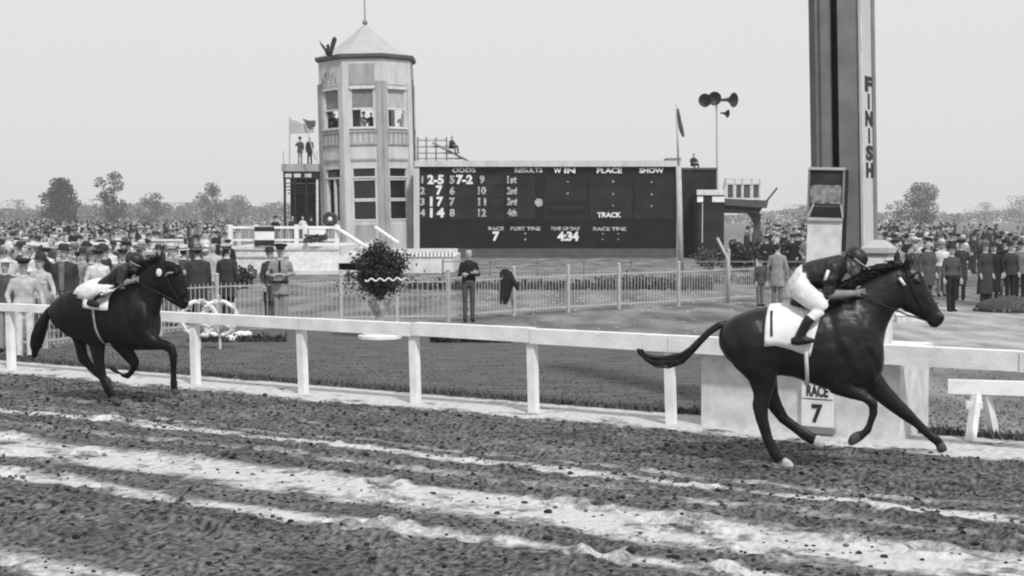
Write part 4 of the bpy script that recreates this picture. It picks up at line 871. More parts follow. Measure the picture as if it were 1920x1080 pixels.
mid(1846, 572, .5, 'broad man in a long dark overcoat at the right of the path', pm('charcoal', 'charcoal'), 'mid fedora', 1.02, coat_z=.32, fat=1.15, flare=1.1)
mid(1862, 569, -.3, 'man in a long dark coat close behind the broad overcoat man', pm('black', 'charcoal'), 'dark fedora', 1.0, coat_z=.35, flare=1.1)
mid(1893, 566, .2, 'man with pale shirt front and dark jacket next to the right edge', pm('charcoal', 'black'), 'dark fedora', 1.0)
mid(1912, 562, -.2, 'man in a grey jacket and dark hat at the right edge of the photo', pm('mid', 'black'), 'dark fedora', 1.0)
mid(1738, 572, .4, 'stout man in a grey coat right behind the leading horse\'s forehead', pm('dark', 'dark'), None, 1.05, fat=1.15, coat_z=.55)
mid(1715, 566, -.3, 'hatless woman in a dark dress behind the leading horse\'s ears', pm('dark', 'dark'), None, 1.0, dress=True, flare=1.2)
mid(1765, 556, 0, 'man in a white shirt between the grey coat and the man with the white belt', pm('white', 'mid'), 'pale fedora', 1.0, coat_z=.98)
# by the rail at the far left
mid(47, 674, .2, 'man in white trousers and pale shirt standing behind the rail at the left edge', pm('pale', 'white', 'black', 'white'), 'dark cap', 1.0, coat_z=.98, arms=[((-.28, -.02, 1.15), (-.22, -.22, 1.02)), ((.3, .0, 1.16), (.34, -.14, .96))])
mid(78, 650, -.3, 'man in a pale shirt with rolled sleeves leaning on the left fence post', pm('pale', 'mid', 'black', 'white'), 'dark fedora', 1.0, coat_z=.98, arms=[((-.28, 0, 1.15), (-.25, -.1, .95)), ((.32, -.05, 1.18), (.46, -.2, 1.02))])
mid(12, 660, .1, 'person in a wide pale hat and dark top cut by the left edge', pm('dark', 'grey'), 'wide white', .98)
dm_ = mid(122, 632, 0, 'big man in a dark open jacket and pale tie above the second horse\'s rump', pm('charcoal', 'dark', 'black', 'white'), 'dark fedora', 1.08, fat=1.15)
MB().prism([(-.06, 1.47), (.06, 1.47), (.04, .92), (-.04, .92)], -.16, -.14).build('tie', C_['mid'], dm_)
mid(186, 626, .6, 'man in a bright white shirt behind the second jockey', pm('white', 'grey', 'black', 'white'), 'dark cap', 1.02, coat_z=.98)
mid(158, 612, -.4, 'man with a striped pale jacket between the dark jacket and the white shirt', pm('grey', 'mid', 'black', 'white'), 'dark fedora', 1.0)
mid(232, 612, .2, 'person in a grey flat coat right above the second jockey\'s head', pm('mid', 'mid'), 'dark cap', 1.0)
# on the tower, annex and board
def far(px, Y, z, rz, label, k, hat=None, sc=1.0):
    return put(crowd_me[k], A([xx(px, Y), Y, z]), rz, label, hat, None, sc)
far(564, 89.5, zz(308, 89), .2, 'left one of two men standing on the annex roof', 6, 'dark fedora', .97)
far(582, 89.5, zz(308, 89), -.3, 'right one of two men standing on the annex roof, nearer the tower', 0, None, .99)
for px, dy, k, lab in ((611, 1.6, 0, 'leftmost man looking out of the tower\'s left upper window'), (621, 1.3, 3, 'middle man looking out of the tower\'s left upper window'), (632, 1.0, 6, 'rightmost man looking out of the tower\'s left upper window'), (676, .6, 7, 'man at the left side of the tower\'s middle upper window'), (690, .6, 3, 'man in the centre of the tower\'s middle upper window'), (748, 1.6, 1, 'man behind the tower\'s right upper window')):
    far(px + 7, TY + dy, 7.5, rng.normal(0, .3), lab, k, 'dark fedora' if k in (0, 7) else None, 1.0)
for px, k, h, lab in ((549, 0, None, 'left dark figure under the annex roof'), (568, 2, None, 'figure in white standing under the annex roof'), (584, 3, 'dark cap', 'dark figure under the annex roof beside the figure in white')):
    far(px, 88.4, .95, .1, lab, k, h, .98)
far(618, 87.6, 1.1, 0, 'dark figure in the tower doorway', 6, None, .95); far(517, 75, zz(411, 75) - 1.55, .3, 'small dark figure standing behind the striped banner', 3, 'dark fedora', .95)
lyre = empty('wreath', at(619, 411, 87.2)); tag(lyre, 'round dark wreath with a white centre at the tower doorway', 'wreath')
MB().tube([(.33 * math.cos(a), 0, .33 * math.sin(a)) for a in np.linspace(0, 6.2832, 21)], .15, 8).build('ring', leaf_d, lyre, True); MB().ball((0, -.02, 0), (.16, .08, .16)).build('centre', ribbon, lyre, True)
# seated men on the roofs
def seated(name):
    mb = MB()
    mb.loft([er((0, .0, -.02), (.17, 0, 0), (0, .14, 0)), er((0, -.02, .2), (.17, 0, 0), (0, .12, 0)), er((0, -.06, .42), (.2, 0, 0), (0, .12, 0)), er((0, -.07, .5), (.15, 0, 0), (0, .09, 0)), er((0, -.08, .56), (.06, 0, 0), (0, .06, 0))], 1)
    mb.tube([(0, -.08, .54), (0, -.09, .64)], .055, 10, 0); mb.ball((0, -.1, .74), (.078, .095, .12), 0, 12, 8)
    for sg in (-1, 1):
        mb.tube([(sg * .1, 0, .05), (sg * .14, -.42, .14)], [.095, .07], 10, 2); mb.tube([(sg * .14, -.42, .14), (sg * .14, -.5, -.28)], [.068, .05], 10, 2); mb.tube([(sg * .14, -.46, -.3), (sg * .14, -.64, -.33)], [.05, .035], 8, 3)
        mb.tube([(sg * .19, -.06, .45), (sg * .27, -.16, .22), (sg * .14, -.38, .2)], [.065, .05, .04], 10, 1); mb.tube([(sg * .14, -.38, .2), (sg * .1, -.48, .2)], [.03, .02], 8, 0)
    return fuse(mb, .03, pm('charcoal', 'charcoal'), name, 2)
sme = seated('person')
o = link('person', sme, None, A([xx(1303), TY + 1.2, zz(314) + .12]), .35); tag(o, 'man sitting on the roof edge of the scoreboard shed', 'person')
Yb2 = TY + 2.3; o = link('person', sme, None, A([xx(846, Yb2), Yb2, zz(279, Yb2)]), .9); tag(o, 'dark figure sitting on the plank seats behind the scoreboard top', 'person')
# coat hung over the fence
p = G(952, 593); ch = empty('hung_coat', p + A([0, -.06, 0])); tag(ch, 'black coat hung over the picket fence right of the man in the dark sweater', 'coat')
cz = lambda y: CAM_H + (HOR - y) * p[1] / FPX; cx = lambda x: (x - 952) * p[1] / FPX; mb = MB(); rings = []
for y, x0, x1, th in ((504, 942, 952, .05), (510, 937, 960, .10), (522, 935, 966, .14), (538, 935, 962, .13), (556, 934, 957, .12), (570, 936, 951, .08)):
    rings.append(er((cx((x0 + x1) / 2), 0, cz(y)), (cx(x1) / 2 - cx(x0) / 2, 0, 0), (0, th, 0), 14))
mb.loft(rings); mb.tube([(cx(958), -.06, cz(520)), (cx(966), -.1, cz(532)), (cx(972), -.1, cz(543))], [.075, .07, .05], 8); mb.tube([(cx(940), -.08, cz(515)), (cx(938), -.12, cz(540)), (cx(940), -.12, cz(562))], [.05, .06, .05], 8)
link('coat', fuse(mb, .02, [C_['black']], 'coat', 3), ch)

# ------------------------------------------------------------------ the two racehorses and their jockeys
class Plane:                                             # a horse's own upright plane: along (x), across (y, + is the far side), up (z)
    def __init__(s, px, py, yaw):
        s.o = G(px, py); s.yaw = math.radians(yaw); s.d = A([math.cos(s.yaw), math.sin(s.yaw), 0]); s.l = A([-math.sin(s.yaw), math.cos(s.yaw), 0])
    def p(s, x, y, off=0.0):
        r = ray(x, y); C0 = A([0, 0, CAM_H]); t_ = ((s.o + s.l * off - C0) @ s.l) / (r @ s.l); q = C0 + r * t_ - s.o
        return A([q @ s.d, off, q[2]])
    def ring(s, a, b, w, off=0.0, N=16, ex=2.2):
        pa, pb = s.p(*a, off), s.p(*b, off); return er((pa + pb) / 2, (pb - pa) / 2, (0, w, 0), N, ex)
    def loft(s, mb, rows, off=0.0, mi=0, ex=2.2):
        mb.loft([s.ring(r[0], r[1], r[2], r[3] if len(r) > 3 else off, ex=ex) for r in rows], mi)
def strap(mb, pts, w, th=.006):
    mb.tube(pts, [w] * len(pts), 6)
def build_horse(pl, sp, coat, label):
    h = MB()
    for rows, off, ex in sp['lofts']: pl.loft(h, rows, off, 0, ex)
    for (x, y, off, r) in sp['balls']: h.ball(pl.p(x, y, off), r, 0, 14, 10)
    for a, b, c, off in sp['ears']: h.tube([pl.p(*a, off * .8), pl.p(*b, off * 1.3), pl.p(*c, off * 1.35)], [.036, .042, .008], 8)
    for q_, (rows, off) in enumerate(sp['hooves']): pl.loft(h, rows, off, 2 if q_ in sp.get('pale', ()) else 1)
    me = fuse(h, .0125, [coat, hoofm, whoof], 'racehorse', 12)
    bm = bmesh.new(); bm.from_mesh(me)                     # muscles of the trunk flow into each other
    hx = pl.p(*sp['lofts'][2][0][0][0], 0)[0] - .12
    vs_ = [v for v in bm.verts if v.co.z > .93 and v.co.x < hx]
    for _ in range(22): bmesh.ops.smooth_vert(bm, verts=vs_, factor=.5, use_axis_x=True, use_axis_y=True, use_axis_z=True)
    bm.to_mesh(me); bm.free()
    def seg_d(P, a, b):
        ab = b - a; t_ = np.clip(((P - a) @ ab) / (ab @ ab), 0, 1); return np.linalg.norm(P - (a + t_[:, None] * ab), axis=1)
    nv = len(me.vertices); cw = np.zeros(nv * 3, np.float32); me.vertices.foreach_get('co', cw); cw = cw.reshape(-1, 3); XZ = cw[:, [0, 2]].astype(float); dy = np.zeros(nv)
    for pts_, dep, wd in sp.get('grooves', []):            # muscle edges, flank fold, jugular groove, ribs
        L_ = [pl.p(x, y, -.2)[[0, 2]] for x, y in pts_]; d_ = np.min([seg_d(XZ, L_[k], L_[k + 1]) for k in range(len(L_) - 1)], axis=0)
        dy += .42 * dep * np.exp(-(d_ / (1.45 * wd)) ** 2)
    sgn = np.tanh(cw[:, 1] / .05); cw[:, 1] += sgn * dy; me.vertices.foreach_set('co', cw.ravel()); me.update()
    if sp.get('white_hooves'):
        for p in me.polygons:
            if p.material_index == 1: p.material_index = 2
    o = link('racehorse', me, None, pl.o, pl.yaw); tag(o, label, 'horse')
    eg = mat('eye_gloss', .008, .08, .1, 5, spec=.6)
    for sg in (-1, 1): MB().ball(pl.p(*sp['eye'], sg * sp['eye_w']), (.022, .012, .02), 0, 10, 7).build('eye', eg, o, True)
    mn = MB(); r = random.Random(3)
    cr = [pl.p(x, y, 0) for x, y in sp['crest']]
    for k in range(300):
        f = r.random() * (len(cr) - 1.001); i = int(f); b = cr[i] + (cr[i + 1] - cr[i]) * (f - i) + A([0, r.uniform(-.03, .03), -.02]); L = r.uniform(*sp['mane_len'])
        q = A([-.85 + r.uniform(-.2, .2), r.uniform(-.45, .3), .55 + r.uniform(-.3, .3)]); q /= np.linalg.norm(q)
        mid_ = b + q * L * .55; tp = mid_ + (q + A([-.5, 0, -.7])) * L * .42
        mn.tube([b, mid_, tp], [.012, .009, .002], 4)
    mn.build('mane', coat, o, True)
    tl = MB(); pts = [pl.p(x, y, 0) for x, y, _ in sp['tail']]; rad = [w for _, _, w in sp['tail']]
    tl.tube(pts, rad, 10)
    for k in range(sp.get('tail_hairs', 46)):
        off = A([0, r.uniform(-1, 1), r.uniform(-1, 1)]); i0 = r.randint(1, len(pts) - 2); seg = pts[i0:]
        tl.tube([q + off * rad[min(i0 + j, len(rad) - 1)] * (.8 + .14 * j) + A([r.gauss(0, .002), 0, r.gauss(0, .002)]) * j for j, q in enumerate(seg)] + [seg[-1] + (seg[-1] - seg[-2]) * r.uniform(.1, .5) + off * rad[-2] * .5], [.009] * len(seg) + [.002], 4)
    tl.build('tail', coat, o, True)
    return o
# interpolated torso rings carry the saddle cloth, girth and numeral
def torso_sampler(pl, rows):
    R = [(A(pl.p(*r[0], 0)), A(pl.p(*r[1], 0)), r[2]) for r in rows]
    def f(xpx, ang, lift):                               # xpx: photo column of the ring's top; ang 0 = spine, pi/2 = near side
        xs = [r[0][0] for r in rows]; i = max(0, min(len(xs) - 2, int(np.searchsorted(xs, xpx)) - 1)); t_ = (xpx - xs[i]) / (xs[i + 1] - xs[i])
        a = R[i][0] * (1 - t_) + R[i + 1][0] * t_; b = R[i][1] * (1 - t_) + R[i + 1][1] * t_; w = R[i][2] * (1 - t_) + R[i + 1][2] * t_
        c = (a + b) / 2; ax = (a - b) / 2; ca, sa = math.cos(ang), math.sin(ang); e = 2 / 2.2
        n = ax / np.linalg.norm(ax) * ca + A([0, -1, 0]) * sa
        return c + ax * abs(ca) ** e * np.sign(ca) + A([0, -w, 0]) * abs(sa) ** e * np.sign(sa) + n * lift
    return f
def patch(f, xs, angs, lift, th):
    V, F = [], []; nx, na = len(xs), len(angs[0])
    for lv in (lift + th, lift):
        for i, x in enumerate(xs):
            for j, a in enumerate(angs[i]): V.append(f(x(a) if callable(x) else x, a, lv + .004 * math.sin(7 * a + i)))
    n = nx * na; g = lambda i, j, k: k * n + i * na + j
    for i in range(nx - 1):
        for j in range(na - 1): F += [(g(i, j, 0), g(i + 1, j, 0), g(i + 1, j + 1, 0), g(i, j + 1, 0)), (g(i, j, 1), g(i, j + 1, 1), g(i + 1, j + 1, 1), g(i + 1, j, 1))]
    for i in range(nx - 1): F += [(g(i, 0, 0), g(i, 0, 1), g(i + 1, 0, 1), g(i + 1, 0, 0)), (g(i, na - 1, 0), g(i + 1, na - 1, 0), g(i + 1, na - 1, 1), g(i, na - 1, 1))]
    for j in range(na - 1): F += [(g(0, j, 0), g(0, j + 1, 0), g(0, j + 1, 1), g(0, j, 1)), (g(nx - 1, j, 0), g(nx - 1, j, 1), g(nx - 1, j + 1, 1), g(nx - 1, j + 1, 0))]
    return MB().add(V, F)
# --- the leader
P1 = Plane(1474, 877, -9)
torso1 = [((1347, 624), (1348, 650), .09), ((1357, 604), (1361, 672), .20), ((1380, 590), (1396, 702), .26), ((1410, 579), (1436, 712), .285), ((1440, 574), (1462, 704), .265), ((1475, 574), (1488, 708), .275), ((1510, 577), (1518, 719), .29), ((1545, 570), (1548, 730), .285), ((1575, 557), (1582, 739), .265), ((1600, 556), (1612, 741), .245), ((1626, 575), (1638, 728), .21), ((1645, 602), (1654, 700), .15), ((1655, 636), (1659, 676), .07)]
leader = dict(lofts=[
 (torso1, 0, 2.2),
 ([((1556, 566), (1636, 705), .21), ((1584, 549), (1655, 660), .16), ((1612, 533), (1661, 624), .12), ((1641, 517), (1668, 604), .098), ((1668, 506), (1677, 586), .085), ((1691, 500), (1690, 576), .078)], 0, 2.1),
 ([((1694, 499), (1686, 568), .07), ((1710, 499), (1690, 579), .088), ((1724, 505), (1697, 585), .094), ((1734, 522), (1706, 588), .09), ((1742, 541), (1716, 593), .073), ((1751, 559), (1727, 598), .057), ((1759, 574), (1736, 602), .052), ((1767, 588), (1741, 610), .056), ((1771, 597), (1748, 615), .05), ((1770, 602), (1758, 614), .03)], 0, 2.2),
 ([((1353, 645), (1452, 640), .15), ((1375, 688), (1459, 692), .135), ((1402, 712), (1456, 717), .095), ((1412, 738), (1448, 738), .065), ((1411, 768), (1441, 764), .05), ((1417, 790), (1441, 783), .04), ((1430, 827), (1449, 819), .031), ((1444, 857), (1463, 846), .036), ((1454, 871), (1470, 857), .032)], -.115, 2.1),
 ([((1380, 680), (1458, 690), .12), ((1415, 708), (1458, 712), .09), ((1432, 740), (1460, 737), .06), ((1441, 768), (1467, 757), .05), ((1461, 792), (1478, 779), .036), ((1488, 812), (1501, 796), .031), ((1505, 826), (1519, 807), .036), ((1521, 834), (1530, 814), .032)], .12, 2.1),
 ([((1548, 715), (1598, 668), .13), ((1556, 737), (1594, 694), .105), ((1578, 744), (1602, 717), .075), ((1603, 750), (1622, 731), .056), ((1619, 754), (1637, 743), .05), ((1629, 763), (1646, 754), .046), ((1629, 777), (1646, 776), .04), ((1624, 795), (1639, 793), .031), ((1617, 806), (1634, 810), .036), ((1606, 811), (1617, 825), .031)], -.115, 2.1),
 ([((1590, 725), (1645, 668), .13), ((1612, 742), (1653, 700), .10), ((1638, 748), (1667, 722), .075), ((1664, 768), (1689, 747), .056), ((1693, 788), (1713, 772), .048), ((1712, 800), (1726, 787), .035), ((1732, 818), (1744, 805), .032), ((1745, 829), (1760, 816), .038), ((1754, 836), (1767, 824), .033)], .115, 2.1),
 ], balls=[(1420, 640, -.14, (.24, .13, .26)), (1420, 640, .14, (.24, .13, .26)), (1600, 650, -.15, (.17, .09, .26)), (1600, 650, .15, (.17, .09, .26)), (1707, 560, -.04, (.09, .05, .11)), (1707, 560, .04, (.09, .05, .11)), (1572, 560, 0, (.16, .07, .06)), (1578, 705, -.15, (.13, .08, .1)),
  (1716, 526, -.05, (.06, .045, .05)), (1716, 526, .05, (.06, .045, .05)), (1765, 594, -.035, (.035, .03, .035)), (1765, 594, .035, (.035, .03, .035)), (1426, 764, -.115, (.055, .048, .075)), (1415, 758, -.115, (.03, .028, .05)), (1637, 757, -.115, (.05, .05, .045)), (1452, 766, .12, (.05, .045, .06)), (1702, 780, .115, (.055, .05, .05)), (1600, 738, -.12, (.10, .055, .06)), (1650, 735, .12, (.10, .055, .08)), (1640, 655, -.1, (.09, .08, .14)), (1640, 655, .1, (.09, .08, .14)), (1432, 690, -.15, (.12, .07, .12)), (1540, 690, -.13, (.22, .12, .12))],
 ears=[((1698, 504), (1703, 488), (1709, 472), -.05), ((1702, 504), (1708, 489), (1714, 474), .05)],
 hooves=[([((1459, 875), (1473, 858), .034), ((1468, 879), (1480, 861), .046), ((1487, 878), (1489, 870), .04)], -.115), ([((1524, 837), (1533, 816), .034), ((1534, 842), (1541, 820), .046), ((1545, 840), (1547, 828), .04)], .12),
  ([((1609, 807), (1621, 823), .033), ((1600, 811), (1612, 829), .036), ((1593, 817), (1603, 834), .046), ((1588, 829), (1594, 837), .04)], -.115), ([((1755, 838), (1770, 828), .034), ((1756, 846), (1775, 836), .046), ((1761, 850), (1777, 845), .042)], .115)],
 grooves=[([(1588, 556), (1618, 632), (1644, 694)], -.03, .028), ([(1556, 590), (1570, 655), (1602, 708)], -.026, .03), ([(1552, 684), (1543, 730)], -.02, .025), ([(1704, 588), (1672, 612), (1646, 655)], -.016, .022), ([(1696, 560), (1700, 582), (1716, 578), (1722, 560)], -.010, .014),
  ([(1452, 622), (1462, 668), (1459, 704)], -.035, .035), ([(1374, 606), (1384, 662), (1404, 708)], -.018, .022), ([(1418, 592), (1446, 640)], -.014, .03), ([(1398, 640), (1428, 700)], .016, .04), ([(1724, 542), (1752, 574)], .007, .012), ([(1602, 590), (1628, 650)], .02, .035), ([(1580, 640), (1604, 690)], .022, .04),
  ([(1590, 712), (1628, 745)], -.008, .012), ([(1650, 722), (1700, 770)], -.008, .012), ([(1424, 720), (1420, 765)], -.012, .014), ([(1640, 530), (1600, 560)], -.012, .03), ([(1660, 560), (1630, 610)], .014, .04)]
  + [([(1500 + 11 * k, 610), (1492 + 11 * k, 700)], -.006, .013) for k in range(5)], pale=(0, 1), eye=(1722, 527), eye_w=.097, crest=[(1585, 548), (1612, 530), (1641, 514), (1668, 504), (1692, 500), (1702, 500)], mane_len=(.09, .19),
 tail=[(1364, 606, .032), (1348, 610, .037), (1330, 622, .036), (1312, 640, .037), (1297, 656, .042), (1280, 669, .05), (1255, 677, .052), (1230, 676, .038), (1212, 669, .02), (1200, 660, .006)])
H1 = build_horse(P1, leader, coat1, 'glossy dark bay racehorse leading at full gallop, saddle cloth numbered 1')
ts1 = torso_sampler(P1, torso1)
def slant(t_):                                             # the cloth hangs back: its lower edge sits further aft than its top
    return lambda a: (1447 - 30 * max(0, abs(a)) / 1.7) * (1 - t_) + (1557 - 46 * max(0, abs(a)) / 1.75) * t_
ths = np.linspace(0, 1, 14)
cl = patch(ts1, [slant(t_) for t_ in ths], [list(np.linspace(-1.6, 1.58 + .17 * t_, 24)) for t_ in ths], .02, .008).build('saddle_cloth', ribbon, H1, True)
nb = MB(); ang0 = np.linspace(.62, 1.40, 9)                # the numeral 1 laid on the cloth
V = []
for lv in (.036, .0275):
    for a in ang0:
        for dx in (-2.4, 2.4): V.append(ts1(1445 - 11.0 * (a - .62) + dx, a, lv))
n = len(ang0); F = [(2 * i, 2 * i + 1, 2 * i + 3, 2 * i + 2) for i in range(n - 1)] + [(2 * n + 2 * i + 1, 2 * n + 2 * i, 2 * n + 2 * i + 2, 2 * n + 2 * i + 3) for i in range(n - 1)] + [(2 * i, 2 * i + 2, 2 * n + 2 * i + 2, 2 * n + 2 * i) for i in range(n - 1)] + [(2 * i + 1, 2 * n + 2 * i + 1, 2 * n + 2 * i + 3, 2 * i + 3) for i in range(n - 1)] + [(0, 2 * n, 2 * n + 1, 1)]
nb.add(V, F); nb.build('numeral', print_black, cl)
patch(ts1, [1499, 1503, 1507], [list(np.linspace(-3.3, 3.0, 40))] * 3, .026, .006).build('girth', ribbon, H1, True)
sd = MB(); sd.loft([er(P1.p(1482, 566), (.0, .11, 0), (0, 0, .03), 12), er(P1.p(1500, 569), (.0, .19, 0), (0, 0, .04), 12), er(P1.p(1525, 569), (.0, .17, 0), (0, 0, .04), 12), er(P1.p(1545, 560), (.0, .09, 0), (0, 0, .04), 12)]); sd.build('saddle', leather, H1, True)
def bridle(pl, o, pts, tagpx=None):
    b = MB()
    for path in pts:
        for sg in (-1, 1): b.tube([pl.p(x, y, sg * w) for x, y, w in path], .0085, 6)
    br = b.build('bridle', leather, o, True)
    return br
br = bridle(P1, H1, [[(1699, 503, .06), (1705, 525, .099), (1716, 552, .105), (1730, 580, .07), (1743, 603, .058)], [(1704, 521, .1), (1716, 512, .09), (1726, 509, .03), (1727, 508, 0)], [(1733, 590, .06), (1746, 578, .066), (1757, 569, .04), (1759, 568, 0)], [(1743, 603, .058), (1700, 590, .10), (1650, 570, .14), (1614, 550, .13)]])
MB().tube([P1.p(1686.5, 521, -.102), P1.p(1696.5, 535, -.108)], .017, 6).build('white_tag', ribbon, br, True)
# --- the second horse
P2 = Plane(219, 758, -20)
torso2 = [((96, 577), (98, 598), .08), ((106, 562), (113, 614), .2), ((122, 549), (138, 634), .26), ((142, 542), (160, 638), .285), ((165, 543), (182, 636), .27), ((190, 547), (203, 642), .28), ((215, 547), (228, 650), .29), ((238, 540), (250, 657), .28), ((258, 533), (270, 657), .25), ((276, 546), (288, 645), .2), ((291, 566), (297, 625), .1)]
second = dict(lofts=[
 (torso2, 0, 2.2),
 ([((236, 540), (290, 612), .2), ((250, 524), (297, 590), .155), ((264, 509), (301, 573), .125), ((280, 496), (304, 560), .1), ((295, 489), (306, 553), .088)], 0, 2.1),
 ([((296, 488), (298, 548), .07), ((309, 487), (300, 553), .09), ((324, 490), (306, 557), .1), ((338, 499), (314, 563), .1), ((347, 515), (322, 569), .085), ((350, 534), (331, 574), .068), ((352, 552), (337, 577), .06), ((353, 565), (341, 580), .06), ((352, 573), (346, 580), .04)], 0, 2.2),
 ([((128, 615), (203, 612), .15), ((152, 634), (203, 632), .12), ((168, 648), (196, 648), .08), ((174, 672), (195, 670), .056), ((177, 686), (196, 682), .048), ((186, 712), (200, 706), .035), ((196, 734), (211, 726), .037), ((204, 747), (216, 739), .034)], -.11, 2.1),
 ([((112, 600), (170, 620), .13), ((126, 618), (166, 630), .1), ((140, 642), (161, 642), .065), ((144, 664), (163, 660), .052), ((148, 678), (166, 668), .045), ((163, 692), (174, 681), .035), ((178, 706), (189, 693), .034), ((188, 714), (198, 702), .034)], .11, 2.1),
 ([((208, 648), (243, 625), .11), ((219, 658), (245, 646), .075), ((236, 677), (255, 664), .054), ((246, 686), (261, 676), .048), ((245, 692), (259, 687), .042), ((237, 699), (250, 702), .034), ((229, 701), (241, 711), .037), ((222, 695), (229, 707), .032)], .11, 2.1),
 ([((258, 640), (284, 610), .13), ((264, 656), (292, 627), .1), ((285, 657), (301, 634), .07), ((305, 656), (316, 639), .056), ((315, 660), (327, 646), .048), ((318, 669), (332, 664), .044), ((320, 689), (331, 689), .034), ((320, 711), (331, 711), .032), ((319, 721), (333, 719), .037), ((321, 728), (332, 727), .032)], -.11, 2.1),
 ], balls=[(150, 590, -.14, (.24, .13, .26)), (150, 590, .14, (.24, .13, .26)), (262, 605, -.15, (.17, .09, .28)), (262, 605, .15, (.17, .09, .26)), (307, 536, -.05, (.09, .05, .11)), (307, 536, .05, (.09, .05, .11)), (330, 509, -.06, (.06, .045, .05)), (330, 509, .06, (.06, .045, .05)), (349, 567, -.035, (.035, .03, .035)), (184, 676, -.11, (.055, .048, .075)), (322, 652, -.11, (.05, .05, .05)), (253, 684, .11, (.05, .05, .045)), (282, 640, -.12, (.12, .06, .08))],
 ears=[((298, 492), (295, 481), (292, 470), -.05), ((306, 490), (305, 478), (304, 468), .06)],
 hooves=[([((206, 751), (217, 743), .034), ((212, 758), (223, 748), .046), ((224, 761), (228, 754), .04)], -.11), ([((190, 717), (200, 704), .034), ((196, 722), (206, 708), .046), ((205, 724), (209, 714), .04)], .11),
  ([((217, 690), (223, 703), .034), ((209, 686), (216, 699), .046), ((204, 684), (208, 694), .04)], .11), ([((320, 730), (332, 729), .034), ((321, 735), (335, 733), .046), ((324, 740), (336, 739), .042)], -.11)],
 grooves=[([(250, 530), (272, 590), (290, 632)], -.03, .028), ([(232, 560), (245, 610), (262, 640)], -.024, .03), ([(172, 575), (182, 610), (186, 632)], -.03, .035), ([(118, 562), (126, 600), (140, 632)], -.016, .022), ([(306, 560), (320, 556), (326, 540)], -.01, .014), ([(262, 560), (278, 605)], .018, .035)], eye=(330, 511), eye_w=.112, crest=[(238, 537), (252, 520), (266, 506), (282, 494), (297, 488), (303, 488)], mane_len=(.07, .16),
 tail=[(100, 574, .035), (92, 583, .05), (84, 597, .07), (77, 614, .095), (71, 632, .10), (67, 648, .085), (64, 662, .03)], tail_hairs=70)
H2 = build_horse(P2, second, coat2, 'near black racehorse running second along the rail at the left')
ts2 = torso_sampler(P2, torso2)
xs2 = list(np.linspace(176, 224, 9)); cl2 = patch(ts2, xs2, [list(np.linspace(-1.4, 1.26, 18)) for x in xs2], .03, .008).build('saddle_cloth', ribbon, H2, True)
patch(ts2, [194, 196, 198], [list(np.linspace(-3.3, 3.0, 40))] * 3, .024, .006).build('girth', mat('worn_girth', .35, .8, .2, 9), H2, True)
br2 = bridle(P2, H2, [[(300, 492, .07), (306, 505, .112), (316, 530, .112), (332, 558, .085), (345, 574, .066)], [(306, 502, .112), (322, 496, .1), (336, 497, .04), (338, 497, 0)], [(332, 563, .08), (344, 550, .078), (352, 545, .03), (353, 544, 0)], [(345, 574, .066), (310, 555, .12), (270, 535, .15), (252, 527, .14)]])
MB().ball(P2.p(298, 511, -.118), (.045, .012, .055), 0, 12, 8).build('rosette', ribbon, br2, True)
MB().tube([P2.p(310, 518, -.125), P2.p(315, 512, -.13), P2.p(324, 511, -.125)], .013, 6).build('pale_loop', mat('pale_leather', .3, .6, .2, 9), br2, True)
MB().ball(P2.p(346, 511, -.03), (.02, .03, .04), 0, 10, 7).build('blaze', mat('blaze_hair', .3, .6, .2, 20), H2, True)
